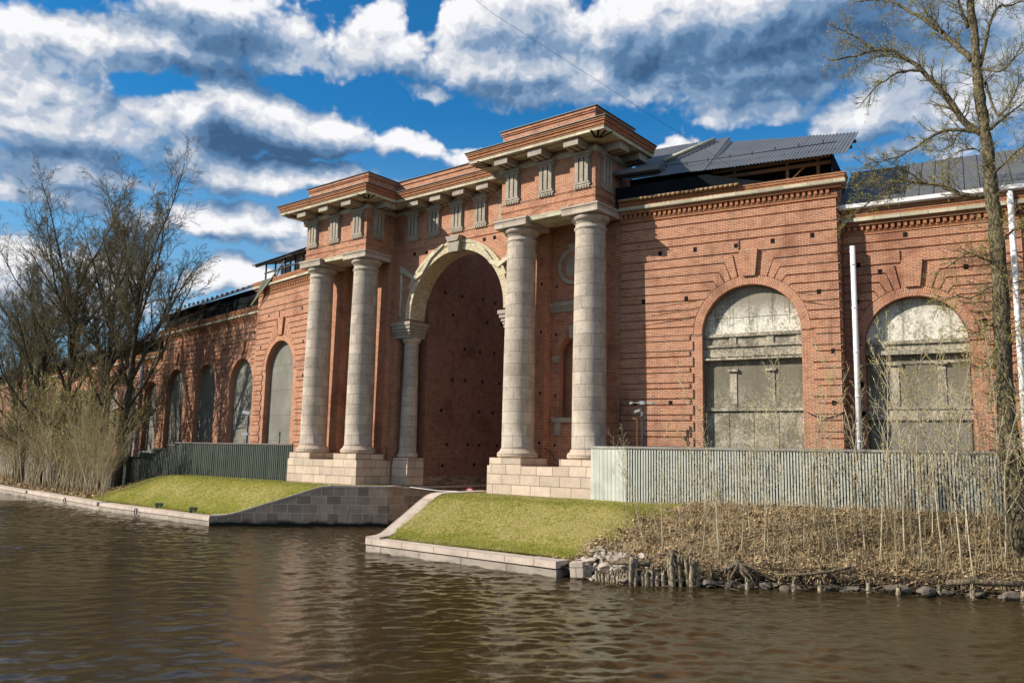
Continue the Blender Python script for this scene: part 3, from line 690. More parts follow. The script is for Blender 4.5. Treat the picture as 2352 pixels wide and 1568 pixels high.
# --- right bay, next to the gateway
RB = empty('brick_warehouse', (17.5, 4, 2), 'tall red brick bay right of the gateway, with a ragged corrugated roof', 'warehouse')
UC, HW, ZSP = 6.55, 2.32, 10.12
fr, w, b = range_wall(1, 0, 0, 10.55, 17.25, [(UC, HW, ZSP)], 14.0, RB)
wb = w.build('wall', BRICK, RB)
hole_patches(b, [(2.13, 14.39), (3.94, 14.4), (5.96, 14.38), (7.69, 14.42), (9.48, 14.49), (3.47, 11.97), (1.24, 11.98), (9.69, 11.82), (10.23, 9.06), (10.19, 6.73), (.78, 6.84), (2.64, 6.82)])
b.build('rusticated_facing', [BRICK, HOLE], wb)
# right-hand return of the bay, banded like the front
r = MB(Frame(fr((10.55, 0, 0)), fr.i, -fr.u))
for lo, hi, lg in courses(2.2, 16.3): r.box(-.0, 1.1, -.065, .05, lo, hi)
r.build('return_facing', BRICK, wb)
c, st = range_cornice(fr, 0.0, 10.62, 16.80, 17.24, 0, 1)
c.build('cornice', BRICKO, RB); st.build('cornice_slab', CORNICE, RB)
# clay tiles laid along the top of the cornice
t = MB(fr)
for k in range(26): t.tube([(.05+k*.24, -.55, 17.27), (.27+k*.24, -.55, 17.29)], [.085, .065], 8); t.box(.05+k*.24, .28+k*.24, -.5, .6, 17.245, 17.27)
t.build('ridge_tiles', plain('clay_tile', (.34, .22, .12), .9, .1, 0, .3, 3), RB)
DEP = .42
wn_ = MB(fr).prism(panel_poly(UC, HW, ZSP, 2.0), DEP, DEP+.1).build('window', PEELB, RB)
pn = MB(fr).prism(arch_strip(UC, HW-.03, ZSP, 10.14, ZSP+HW-.005), DEP-.05, DEP+.02); 
pn.build('lunette_board', PEELW, wn_)
q = MB(fr)
for u in (UC-1.05, UC-.12, UC+.95, UC+1.75, UC-1.75): q.box(u-.012, u+.012, DEP-.056, DEP, 10.5, 11.9 if abs(u-UC) > 1.3 else 12.3)
q.box(UC-1.8, UC+1.75, DEP-.056, DEP, 10.90, 10.93); q.explode('board_joints', PEELB, wn_)
q = MB(fr)
q.box(UC-HW, UC+HW, DEP-.22, DEP, 9.98, 10.14); q.box(UC-HW, UC+HW, DEP-.10, DEP, 9.60, 9.98); q.box(UC-HW, UC+HW, DEP-.24, DEP, 9.48, 9.60)
q.box(UC-HW, UC+HW, DEP-.16, DEP, 9.02, 9.48); q.box(UC-HW, UC+HW, DEP-.30, DEP, 8.86, 8.96)
for u in (UC-.9, UC+.85, UC-2.2, UC+2.2): q.box(u-.16, u+.16, DEP-.16, DEP, 9.60, 9.98)
for k in range(6): q.box(UC-1.2+k*.62, UC-1.12+k*.62, DEP-.28, DEP, 8.96, 9.05)
q.box(UC-HW, UC+HW, DEP-.15, DEP, 6.42, 6.58)
for u in (UC-.92, UC+.86):
    q.box(u-.16, u+.16, DEP-.09, DEP, 6.58, 8.3); q.box(u-.24, u+.24, DEP-.2, DEP, 8.3, 8.42)
q.explode('window_beam', OLDWOOD, wn_)
q = MB(fr)
for k, (a0, a1) in enumerate(((UC-HW+.05, UC-1.08), (UC-.76, UC+.70), (UC+1.02, UC+HW-.05))): q.box(a0, a1, DEP-.05, DEP+.02, 6.6, 8.5)
q.explode('lower_board', PEELD, wn_)
q = MB(fr)
for k in range(4): q.box(UC-HW+.05+k*1.15, UC-HW+1.17+k*1.15, DEP-.045, DEP+.02, 2.2, 6.36)
q.explode('foot_board', PEELD, wn_)
# ragged corrugated roof with the open loft under it
def corrugated(fr, u0, u1, p0, p1, pitch=.21, amp=.035, n1=None, jag=0.0, seed=1):
    rg = random.Random(seed); m = MB(fr); n = int((u1-u0)/pitch*4)
    pts = []; fs = []; us = []; seg = None
    for k in range(n+1):
        u = u0+(u1-u0)*k/n; o = amp*(1, .0, -1, .0)[k % 4]
        if k % 16 == 0: seg = (rg.uniform(-jag, jag)*.35, rg.uniform(-jag, 0.15*jag))
        a = p0(u) if callable(p0) else p0; c = p1(u) if callable(p1) else p1
        d = ((c[0]-a[0]), (c[1]-a[1])); L = math.hypot(*d); nx, nz = -d[1]/L, d[0]/L
        e0 = seg[0]/L; e1 = 1+seg[1]/L
        pts += [(u, a[0]+d[0]*e0+nx*o, a[1]+d[1]*e0+nz*o), (u, a[0]+d[0]*e1+nx*o, a[1]+d[1]*e1+nz*o)]
    for k in range(n): fs.append((2*k, 2*k+2, 2*k+3, 2*k+1)); us.append([(0, 0), (0, .1), (1, .1), (1, 0)])
    m.add(pts, fs, us, 0, True); return m
roof = corrugated(fr, .2, 11.15, lambda u: (-.45, 18.42-.03*u), lambda u: (4.6, 21.85 if u < 4.6 else 21.55-.10*(u-4.6)), .165, .03, None, .14, 5)
ro = roof.build('roof', ROOF, RB)
q = MB(fr)
for u0_, z in ((.4, 18.86), (1.0, 18.9)): q.box(u0_, u0_+.08, -.1, .0, z-.1, z+.25)
for k in range(9): q.box(1.2+k*1.1, 1.26+k*1.1, .3, .36, 18.98, 19.16)
q.tube([(.8, .33, 19.15), (10.6, .33, 18.95)], .02, 4); q.tube([(.8, .5, 19.22), (10.6, .5, 19.02)], .02, 4)
q.explode('snow_guard', IRON, ro)
q = MB(fr); q.prism([(-.2, 18.75), (2.2, 18.72), (2.25, 18.95), (-.2, 18.98)], -.5, .5); q.build('folded_flashing', ROOF, ro)
q = MB(fr); q.tube([(1.9, 1.2, 19.75), (3.9, 3.9, 21.55)], [.12, .12], 4); q.build('roof_ridge_board', plain('pale_lath', (.42, .40, .33), .9), ro)
q = MB(fr); q.box(.1, 10.4, 1.0, 1.05, 17.2, 18.9); q.box(-.2, 4.6, -.30, -.26, 17.28, 18.1)  # back sheet paints the dark open loft; front sheet is the tarp
q.prism([(4.6, 17.28), (7.6, 17.28), (6.2, 17.62), (4.6, 18.1)], -.30, -.27)
q.prism([(10.4, 17.2), (10.45, 17.2), (10.45, 18.4), (10.4, 18.4)], .0, 4.6); q.explode('tarp_loft_shade', BLACK, RB)
q = MB(fr)
for u in (5.8, 8.3, 9.7): q.box(u, u+.14, .3, .44, 17.25, 18.5)
q.box(5.0, 10.4, .25, .37, 17.95, 18.1); q.box(4.8, 10.4, .2, .32, 18.25, 18.38)
for k in range(4): q.box(10.5, 11.0+.15*(k % 2), .6+k*.9, .72+k*.9, 18.52+k*.46, 18.66+k*.46)
q.tube([(8.4, .37, 17.3), (9.6, .37, 18.4)], .06, 4); q.explode('roof_timbers', TIMBER, RB)
# --- lower range further right
RL = empty('brick_warehouse', (27, 6, 2), 'lower red brick range at the right edge, behind the poplar, with a grey seamed roof', 'warehouse')
so = .9; ub = 10.66
ops = [(13.5, 2.08, 9.42), (20.85, 2.08, 9.42)]
fr2, w, b = range_wall(1, so, ub, 27.5, 15.7, ops, 13.0, RL)
w.box(10.2, ub, 0, 1.2, .5, 15.7); w.box(10.0, 10.55, .35, 1.2, 15.7, 17.2)
wb = w.build('wall', BRICK, RL)
hole_patches(b, [(11.3, 13.1), (11.2, 11.4), (11.25, 7.6), (11.3, 6.3), (12.2, 12.7), (15.6, 12.6), (16.2, 10.2), (16.3, 8.6), (13.3, 14.3)])
b.build('rusticated_facing', [BRICK, HOLE], wb)
c, st = range_cornice(fr2, ub, 27.5, 15.10, 15.62, 0, 0); c.build('cornice', BRICKO, RL); st.build('cornice_slab', CORNICE, RL)
for uc, hw, zs in ops:
    wn_ = MB(fr2).prism(panel_poly(uc, hw, zs, 2.0), DEP, DEP+.1).build('window', PEELB, RL)
    MB(fr2).prism(arch_strip(uc, hw-.03, zs, 9.55, zs+hw-.005), DEP-.05, DEP+.02).build('lunette_board', PEELW, wn_)
    q = MB(fr2); q.box(uc-hw, uc+hw, DEP-.2, DEP, 9.40, 9.56); q.box(uc-hw, uc+hw, DEP-.1, DEP, 9.1, 9.4); q.box(uc-hw, uc+hw, DEP-.28, DEP, 8.92, 9.1); q.box(uc-hw, uc+hw, DEP-.1, DEP, 8.5, 8.62)
    q.box(uc-hw, uc+hw, DEP-.14, DEP, 6.5, 6.62); q.box(uc-hw, uc+hw, DEP-.08, DEP, 6.18, 6.5); q.box(uc-hw, uc+hw, DEP-.16, DEP, 6.02, 6.18)
    for u in (uc-.9, uc+.95): q.box(u-.17, u+.17, DEP-.09, DEP, 6.62, 8.45); q.box(u-.26, u+.26, DEP-.2, DEP, 8.45, 8.58)
    q.explode('window_beam', OLDWOOD, wn_)
    q = MB(fr2)
    for a0, a1 in ((uc-hw+.05, uc-1.08), (uc-.72, uc+.77), (uc+1.13, uc+hw-.05)): q.box(a0, a1, DEP-.05, DEP+.02, 6.62, 8.5)
    q.explode('lower_board', PEELD, wn_)
    q = MB(fr2); q.box(uc-hw+.1, uc+hw-.1, DEP-.05, DEP+.02, 2.2, 6.0); q.explode('foot_board', SHEATH, wn_)
q = MB(fr2); P0, P1 = (-.55, 15.78), (5.6, 19.45)
q.add([(ub-.1, *P0), (27.6, *P0), (27.6, *P1), (ub-.1, *P1)], [(0, 1, 2, 3)])
for k in range(28):
    u = ub+.2+k*.6; q.prism([(u, P0[1]), (u+.03, P0[1]), (u+.03, P0[1]+.05), (u, P0[1]+.05)], -.55, -.5)
    q.add([(u, P0[0], P0[1]+.05), (u+.04, P0[0], P0[1]+.05), (u+.04, P1[0], P1[1]+.05), (u, P1[0], P1[1]+.05), (u, P1[0], P1[1]), (u, P0[0], P0[1]), (u+.04, P0[0], P0[1]), (u+.04, P1[0], P1[1])], [(0, 1, 2, 3), (5, 0, 3, 4), (1, 6, 7, 2)])
ro = q.build('roof', ROOFD, RL)
q = MB(fr2); q.box(ub-.1, 27.6, -.66, -.56, 15.66, 15.84); q.box(ub-.1, 27.6, -.56, 1.0, 15.62, 15.68); q.build('gutter', PIPE, ro)
q = MB(fr2); q.prism([(14.0, 17.0), (14.9, 17.0), (14.45, 17.75)], 2.3, 3.3); q.build('dormer_vent', GREYWOOD, ro)
q = MB(fr2)
q.add([(27.4, 0, 15.6), (27.4, 6, 15.6), (27.4, 5.6, 19.4)], [(0, 1, 2)]); q.box(ub, ub+.1, 0, 5.6, 15.6, 15.9); q.build('gable', BLACK, RL)
# --- left bay next to the gateway
LB = empty('brick_warehouse', (-17.5, 4, 2), 'tall red brick bay left of the gateway, one grey boarded arched window', 'warehouse')
fr3, w, b = range_wall(-1, 0, 0, 10.62, 17.2, [(6.48, 2.2, 10.1)], 13.95, LB)
wb = w.build('wall', BRICK, LB)
hole_patches(b, [(1.5, 14.4), (3.3, 14.4), (8.6, 14.4), (2.9, 11.9), (2.7, 9.4), (2.5, 7.0), (9.7, 12.0)])
b.build('rusticated_facing', [BRICK, HOLE], wb)
c, st = range_cornice(fr3, 0, 10.66, 16.8, 17.3, 0, 1); c.build('cornice', BRICKO, LB); st.build('cornice_slab', CORNICE, LB)
MB(fr3).prism(panel_poly(6.48, 2.2, 10.1, 2.0), DEP, DEP+.1).build('window', SHEATH, LB)
rf = corrugated(fr3, 2.2, 11.3, lambda u: (-.5, 18.75), lambda u: (2.6, 19.55), .235, .03, None, .1, 8).build('roof', ROOF, LB)
q = MB(fr3)
for k in range(8): q.box(3+k*1.0, 3.1+k*1.0, .5, .8, 19.1, 19.3)
q.explode('snow_guard', IRON, rf)
q = MB(fr3)
for u in (3.6, 5.2, 6.8, 8.4, 10.0): q.box(u, u+.1, .1, .2, 17.3, 18.8); q.box(u, u+.1, 2.2, 2.3, 17.3, 19.4)
q.box(2.5, 10.2, .08, .18, 18.0, 18.1); q.tube([(8.5, .15, 17.3), (6.9, .15, 18.7)], .05, 4); q.tube([(5.2, .15, 17.4), (3.7, .15, 18.7)], .05, 4)
q.box(2.3, 11.0, -.35, -.2, 18.6, 18.72); q.explode('roof_timbers', IRON, LB)
q = MB(fr3); q.box(2.3, 7.0, 1.0, 1.03, 17.3, 19.0); q.box(7.6, 9.0, .9, .93, 17.4, 18.6); q.explode('plastic_sheet', plain('dusty_plastic', (.32, .34, .35), .4, .4, 0, .5, 1.5), LB)
q = MB(fr3); q.tube([(5.9, -.4, 18.3), (10.85, -.55, 15.45)], .07, 4); 
tag(q.build('plank', plain('pale_plank', (.44, .39, .27), .85), None, tuple(fr3((8, -.4, 17)))), 'long pale plank leaning across the left bay cornice', 'plank')
q = MB(fr3); q.prism([(7.6, 17.25), (9.3, 17.25), (10.6, 15.75), (9.6, 16.3)], -.48, -.46)
tag(q.build('debris_net', plain('green_net', (.10, .115, .09), .9), None, tuple(fr3((9, -.4, 17)))), 'torn dark green net hanging behind the leaning plank', 'net')
# --- middle left range: three windows
LM = empty('brick_warehouse', (-36, 6, 2), 'long red brick range left of the tall bay, three tree shadowed windows', 'warehouse')
ops = [(14.95, 2.22, 9.38), (22.35, 2.22, 9.38), (29.6, 2.2, 9.38)]
fr4, w, b = range_wall(-1, .9, 10.7, 33.4, 15.85, ops, 13.0, LM)
w.box(10.2, 10.7, 0, 1.2, .5, 15.85)
wb = w.build('wall', BRICK, LM)
hole_patches(b, [(12.9, 13.6)]+[(17.3+k*1.9, 13.62) for k in range(8)]+[(18.65, 7.2), (26.0, 7.6), (18.6, 10.4), (26, 11.5)])
b.build('rusticated_facing', [BRICK, HOLE], wb)
c, st = range_cornice(fr4, 10.7, 33.45, 15.15, 15.72, 0, 1); c.build('cornice', BRICKO, LM); st.build('cornice_slab', CORNICE, LM)
for uc, hw, zs in ops: MB(fr4).prism(panel_poly(uc, hw, zs, 2.0), DEP, DEP+.1).build('window', SHEATH, LM)
rf = corrugated(fr4, 10.7, 35.6, lambda u: (-.6, 17.3-.014*(u-12)), lambda u: (5.2, 20.4-.016*(u-12)), .26, .03, None, .08, 3).build('roof', ROOF, LM)
q = MB(fr4)
for k in range(20): q.box(12.5+k*1.1, 12.75+k*1.1, .5, .62, 17.82, 18.05)
q.explode('snow_guard', IRON, rf)
q = MB(fr4); q.box(10.7, 33.4, -.05, .0, 15.7, 17.35); q.box(33.3, 33.35, .0, 4, 15.5, 17.3); q.explode('tarp_loft_shade', BLACK, LM)  # black sheets painted in for the shade of the open loft
# --- far left range
LF = empty('brick_warehouse', (-60, 10, 1), 'low far red brick range at the left, half hidden behind bare trees', 'warehouse')
ops = [(36.0, 1.95, 8.75), (42.3, 1.95, 8.75), (48.6, 1.95, 8.75), (55, 1.95, 8.75), (61.5, 1.95, 8.75), (68, 1.95, 8.75), (74.5, 1.95, 8.75)]
fr5, w, b = range_wall(-1, .9, 33.4, 140, 13.75, ops, 11.6, LF)
wb = w.build('wall', BRICK, LF); b.build('rusticated_facing', [BRICK, HOLE], wb)
c, st = range_cornice(fr5, 33.4, 140, 13.1, 13.6, 0, 0); c.build('cornice', BRICKO, LF); st.build('cornice_slab', CORNICE, LF)
for uc, hw, zs in ops: MB(fr5).prism(panel_poly(uc, hw, zs, 1.0), DEP, DEP+.1).build('window', SHEATH, LF)
rf = corrugated(fr5, 33.4, 140, (-.6, 14.9), (5.2, 17.6), .3, .03).build('roof', ROOF, LF)
q = MB(fr5); q.box(33.4, 140, .5, .55, 13.7, 15.6); q.explode('tarp_loft_shade', BLACK, LF)  # dark sheet standing in for loft shade under the eave
# --- downpipes
def downpipe(fr, u, z0, z1, r, m, label):
    b_ = MB(fr); b_.tube([(u, -.48, z0), (u, -.48, z1)], r, 14)
    o = b_.build('downpipe', m, None, tuple(fr((u, -.48, z0))))
    k = 0; cl = MB(fr)
    z = z0+.8
    while z < z1: cl.tube([(u, -.48, z), (u, -.48, z+.06)], r*1.12, 14); cl.box(u-.03, u+.03, -.48, .02, z, z+.05); z += 2.0
    cl.explode('pipe_clip', m, o); tag(o, label, 'downpipe')
downpipe(fr2, 10.62+.50, 2.2, 13.9, .13, PIPE, 'shiny downpipe cut off short in the brick corner, left of the poplar')
downpipe(fr2, 10.62+6.75, 2.2, 15.6, .12, PIPE, 'tall shiny downpipe right of the poplar trunk, running up to the gutter')
downpipe(fr5, 37.9, 1.0, 12.45, .22, PIPED, 'thick grey downpipe between the left range arched windows')
# ------------------------------------------------------------------ ground, quays, water
ZW = -.30
def lerp_path(P, x):
    for a, c in zip(P, P[1:]):
        lo, hi = sorted((a[0], c[0]))
        if lo <= x <= hi: t = (x-a[0])/(c[0]-a[0]); return a[1]+(c[1]-a[1])*t
    return P[0][1] if abs(x-P[0][0]) < abs(x-P[-1][0]) else P[-1][1]
def sm(t): t = max(0, min(1, t)); return t*t*(3-2*t)
LQ = [(-9.5, -7.05), (-23.9, -6.65), (-49.9, -3.7), (-100, 4.5)]
LW = [(-9.5, -7.05), (-2.85, .45), (-3.1, 2.0), (-3.3, 4.2), (-3.3, 34)]
def ramp_(d, a, b):
    t = (d-a)/(b-a); k = .12
    if t <= -k: return 0.0
    if t < k: return (t+k)**2/(4*k)
    if t < 1-k: return t
    if t < 1+k: return 1-(1+k-t)**2/(4*k)
    return 1.0
def vnoise(x, y): return (math.sin(x*1.7+y*.6)+math.sin(y*2.1-x*.8+1.3)+math.sin(x*.55+y*1.2+4))/3
def GL(x, y):
    yq = lerp_path(LQ, min(x, -9.5)); d = y-yq
    H = .28+(2.02-.28)*sm((x+37.5)/13.5) if x < -24 else 2.02
    return .26+(H-.26)*ramp_(d, 1.0, 5.0)+.035*vnoise(x, y)*sm((d-.8)/1.5)*sm((6.2-d)/1.5)
def GR(x, y):
    yf = lerp_path(SHORE, x) if x > 15.6 else -7.35
    d = y-yf
    lawn = .28+1.75*ramp_(d, .5, 4.6)+.06*sm((x-8)/6)
    if x <= 15.0: return lawn+.03*vnoise(x*1.3, y)*sm((d-.5)/1)*sm((5-d)/1)
    yt = lerp_path(RF, x); run = max(1.2, yt-yf)
    t = d/run
    bank = -.55+.75*sm(d/.7)+2.0*(.55*sm((t-.02)/.98)+.45*max(0, min(1, t)))+.10*vnoise(x*2.2, y*2.2)*sm(d/.8)*sm((1.1-t)*4)
    k = sm((x-15.0)/2.0)
    return lawn*(1-k)+bank*k
SHORE = [(15.6, -7.7), (18.1, -7.2), (20.3, -5.9), (22.7, -4.35), (25.4, -2.45), (29.4, -.4), (33, 1.2), (44, 5)]
RF = [(11.9, -.18), (14.06, -.62), (29.6, 4.0), (36, 5.9), (46, 8.9)]
def terrain(name, xs, yfun, nt, H, dry, soil, kind='structure'):
    V = []; Fc = []; D = []; S = []
    for x in xs:
        y0, y1 = yfun(x)
        for k in range(nt+1):
            t = k/nt; t = t**1.35; y = y0+(y1-y0)*t; V.append((x, y, H(x, y))); D.append(dry(x, y)); S.append(soil(x, y))
    for a in range(len(xs)-1):
        for k in range(nt): q = a*(nt+1)+k; Fc.append((q, q+nt+1, q+nt+2, q+1))
    me = bpy.data.meshes.new(name); me.from_pydata(V, [], Fc); me.materials.append(GRASS)
    for nm, arr in (('dry', D), ('soil', S)):
        at = me.attributes.new(nm, 'FLOAT', 'POINT'); at.data.foreach_set('value', np.array(arr, dtype=np.float32))
    me.polygons.foreach_set('use_smooth', [True]*len(Fc)); me.update()
    o = bpy.data.objects.new(name, me); coll.objects.link(o); o['kind'] = kind; return o
def lfront(x):
    if x <= -9.5: return lerp_path(LQ, x)+.62
    return lerp_path(LW[:2], x)+.62
xs = [-100+k*2 for k in range(25)]+[-50+k*.8 for k in range(32)]+[-24.4+k*.35 for k in range(61)]
xs = [x for x in xs if x < -3.25]
def ldry(x, y):
    d = y-lerp_path(LQ, min(x, -9.5)); return .30*math.exp(-((d-3.2)/1.9)**2)-.14-.05*(d > 5.5)
terrain('lawn', xs, lambda x: (lfront(x), max(lfront(x)+3.4, 3.5+.16*max(0, -x-10))), 34, GL, ldry, lambda x, y: sm((-x-26.5)/4))
rng = random.Random(21)
xs = [3.72+k*.32 for k in range(38)]+[15.9+k*.28 for k in range(70)]+[35.6+k*.8 for k in range(12)]
def rfront(x):
    if x < 5.2: return (-8.1+.6 if x > 5.0 else lerp_path([(3.6, -2.4), (3.75, -3.0), (4.5, -6.4), (5.05, -7.45)], x))
    return -7.5 if x < 15.5 else lerp_path(SHORE, x)-.25
def rdry(x, y):
    d = y+7.4; return .30*math.exp(-((d-2.6)/1.9)**2)-.02-.30*sm((d-4.2)/.8)-.26*sm((1.3-d)/.6)+.1*sm((x-11)/4)
def rsoil(x, y):
    return sm((x-14.4-.22*(y+7.5)+.35*vnoise(x*2, y*2))/2.2)*(1.0 if x > 15.5 or y < -1 else .6)
terrain('bank', xs, lambda x: (rfront(x), lerp_path(RF, x)+3.0 if x > 11.9 else 2.9), 40, GR, rdry, rsoil)
def sheet(name, pts, z, m):
    b = MB(); b.add([(x, y, z) for x, y in pts], [tuple(range(len(pts)))]); o = b.build(name, m); o['kind'] = 'structure'; return o
sheet('ground', [(-900, 60), (-100, 12.0), (-60, 7.5), (-40, 4.5), (-36, 4.0), (-3.6, 4.3), (-3.6, 40), (3.6, 40), (3.6, 4), (14, 4), (46, 11), (900, 200), (900, 900), (-900, 900)], .18, SOIL)
sheet('water', [(-900, -600), (900, -600), (900, 900), (-900, 900)], ZW-.07, WATER)
def wave_patch():
    h = .10; N = 1024; rs = np.random.RandomState(3)
    k = np.fft.fftfreq(N, h)*2*np.pi; kx, ky = np.meshgrid(k, k); kk = np.hypot(kx, ky)+1e-9
    ang = np.arctan2(ky, kx)-(YAW+1.0); S = np.where((kk > 2*np.pi/1.7) & (kk < 2*np.pi/.28), kk**-1.45, 0)*(.35+np.cos(ang)**2)
    f = np.real(np.fft.ifft2(np.fft.fft2(rs.randn(N, N))*S))
    g = np.real(np.fft.ifft2(np.fft.fft2(rs.randn(N, N))*np.where(kk > 0, np.exp(-(kk*3.2)**2), 0))); g = (g-g.mean())/g.std()
    sl = np.hypot(*np.gradient(f, h)); f *= .095/np.sqrt((sl**2).mean())
    f *= np.clip(1+.36*g, .35, 1.7)
    ny, nx = 600, 900                       # along the view and across it
    X, Y = np.meshgrid((np.arange(nx)-560)*h, 5+np.arange(ny)*h)
    c_, s_ = math.cos(YAW), math.sin(YAW); wx = CAM.x+X*c_-Y*s_; wy = CAM.y+X*s_+Y*c_
    V = np.stack([wx, wy, ZW+f[:ny, :nx]], -1).reshape(-1, 3)
    i = np.arange(ny*nx).reshape(ny, nx); F4 = np.stack([i[:-1, :-1], i[:-1, 1:], i[1:, 1:], i[1:, :-1]], -1).reshape(-1, 4); n = len(F4)
    me = bpy.data.meshes.new('water'); me.vertices.add(len(V)); me.vertices.foreach_set('co', V.ravel().astype(np.float32)); me.loops.add(4*n); me.polygons.add(n)
    me.loops.foreach_set('vertex_index', F4.ravel()); me.polygons.foreach_set('loop_start', np.arange(0, 4*n, 4)); me.polygons.foreach_set('use_smooth', np.ones(n, bool)); me.materials.append(WATER); me.update(); me.validate()
    o = bpy.data.objects.new('water', me); coll.objects.link(o); o['kind'] = 'structure'
wave_patch()
sheet('canal_bed', [(-900, -600), (900, -600), (900, 900), (-900, 900)], -2.2, SOIL)

def offset(P, d):       # offset an open path to its left by d
    out = []
    for k, p in enumerate(P):
        a = Vector(P[max(k-1, 0)]); c = Vector(P[min(k+1, len(P)-1)]); t = (c-a).normalized(); n = Vector((-t.y, t.x))
        if 0 < k < len(P)-1:
            t0 = (Vector(p)-a).normalized(); n0 = Vector((-t0.y, t0.x)); d2 = d/max(.5, n.dot(n0))
        else: d2 = d
        out.append((p[0]+n.x*d2, p[1]+n.y*d2))
    return out
def densify(P, step):
    out = [P[0]]
    for a, c in zip(P, P[1:]):
        n = max(1, int(math.dist(a, c)/step))
        for k in range(1, n+1): out.append((a[0]+(c[0]-a[0])*k/n, a[1]+(c[1]-a[1])*k/n))
    return out
def strip(b, P, d0, d1, zb, zt, mi=0):   # solid band along a path between two left offsets; zb / zt numbers or functions of index
    A, B_ = offset(P, d0), offset(P, d1); n = len(P); f = lambda z, k: z(P[k]) if callable(z) else z
    L = 0; S_ = [0]
    for k in range(1, n): S_.append(S_[-1]+math.dist(P[k], P[k-1]))
    for k in range(n-1):
        q = [(*A[k], f(zb, k)), (*A[k+1], f(zb, k+1)), (*B_[k+1], f(zb, k+1)), (*B_[k], f(zb, k)), (*A[k], f(zt, k)), (*A[k+1], f(zt, k+1)), (*B_[k+1], f(zt, k+1)), (*B_[k], f(zt, k))]
        u0, u1 = S_[k], S_[k+1]
        fs = [(4, 5, 6, 7), (0, 1, 5, 4), (3, 7, 6, 2)]
        us = [[(u0, d0), (u1, d0), (u1, d1), (u0, d1)], [(u0, q[0][2]), (u1, q[1][2]), (u1, q[5][2]), (u0, q[4][2])], [(u0, q[3][2]), (u0, q[7][2]), (u1, q[6][2]), (u1, q[2][2])]]
        if k == 0: fs.append((0, 4, 7, 3)); us.append([(0, q[0][2]), (0, q[4][2]), (.6, q[7][2]), (.6, q[3][2])])
        if k == n-2: fs.append((1, 2, 6, 5)); us.append([(0, q[1][2]), (.6, q[2][2]), (.6, q[6][2]), (0, q[5][2])])
        b.add(q, fs, us, mi)
# left quay: runs from the channel corner away to the left, so the land is on its right (negative offsets)
lq = empty('quay_wall', (-20, -6.8, -.3), 'long low granite quay edging the left lawn and thicket', 'quay wall')
b = MB(); strip(b, densify(LQ, 1.0), 0, -.62, -1.6, .0); b.build('wall', QUAYF, lq)
def cut(P, u0, u1):
    D = densify(P, .1); s_ = 0; out = []
    for k in range(len(D)):
        if k: s_ += math.dist(D[k], D[k-1])
        if u0 <= s_ <= u1: out.append(D[k])
    return out[::5]+[out[-1]]
for u0, u1, dz in ((0, 14.4, 0), (14.8, 31.5, .02), (32.0, 46, -.02), (46, 95, 0)):
    b = MB(); strip(b, cut(LQ, u0, u1), .05, -.66, 0.0, .23+dz); b.build('coping', QUAY, lq)
lc = empty('channel_wall', (-6, -3, -.3), 'dark granite block wall of the channel mouth with a sloping pale coping', 'channel wall')
P = densify(LW, .4)
gt = lambda p: max(.22, GL(p[0]-.3, p[1]+.3)-.02) if p[1] < 2 else 1.9
b = MB(); strip(b, P, 0, .55, -1.6, lambda p: gt(p)-.02); b.build('wall', CHANNEL, lc)
b = MB(); strip(b, P, -.12, .0, -1.6, -.05); b.build('footing', CHANNEL, lc)
b = MB(); strip(b, P, -.04, .60, lambda p: gt(p)-.02, lambda p: gt(p)+.09); b.build('coping', QUAY, lc)
RQ = [(15.6, -8.15), (5.05, -8.1)]; RC = [(5.05, -8.1), (4.5, -6.4), (3.75, -3.0), (3.35, .5), (3.3, 34)]
rq = empty('quay_wall', (10, -8, -.3), 'short pale granite quay along the foot of the right lawn', 'quay wall')
b = MB(); strip(b, [(p[0], p[1]) for p in densify(RQ, 1.0)], 0, -.75, -1.6, .02); b.build('wall', QUAYF, rq)
b = MB(); strip(b, densify([(14.2, -8.15), (5.05, -8.1)], 1.0), .05, -.8, .02, .26); b.build('coping', QUAY, rq)
b = MB(); strip(b, densify([(15.64, -8.17), (14.22, -8.15)], 1.0), .07, -.82, .03, .285); b.build('coping', QUAY, rq)
rcw = empty('channel_wall', (4.2, -5, -.3), 'pale granite coping climbing the left edge of the right lawn', 'channel wall')
P = densify(RC, .4)
gt2 = lambda p: max(.24, GR(max(p[0]+.3, 4), p[1])+.0) if p[1] < 2 else 1.9
b = MB(); strip(b, P, 0, -.62, -1.6, lambda p: gt2(p)-.02); b.build('wall', CHANNEL, rcw)
b = MB(); strip(b, P, .03, -.68, lambda p: gt2(p)-.02, lambda p: gt2(p)+.07); b.build('coping', QUAY, rcw)
# low ledges inside the passage in front of the side walls
for s in (-1, 1):
    b = MB(); a, c = sorted((3.28*s, 3.75*s)); b.box(a, c, 4.6, 34, -1.5, 1.88); 
    tag(b.build('passage_ledge', LIME, None, (3.5*s, 10, 1.5)), 'low stone ledge at the foot of the passage wall %s' % ('beyond the arch, in view' if s < 0 else 'on its right side'), 'ledge')

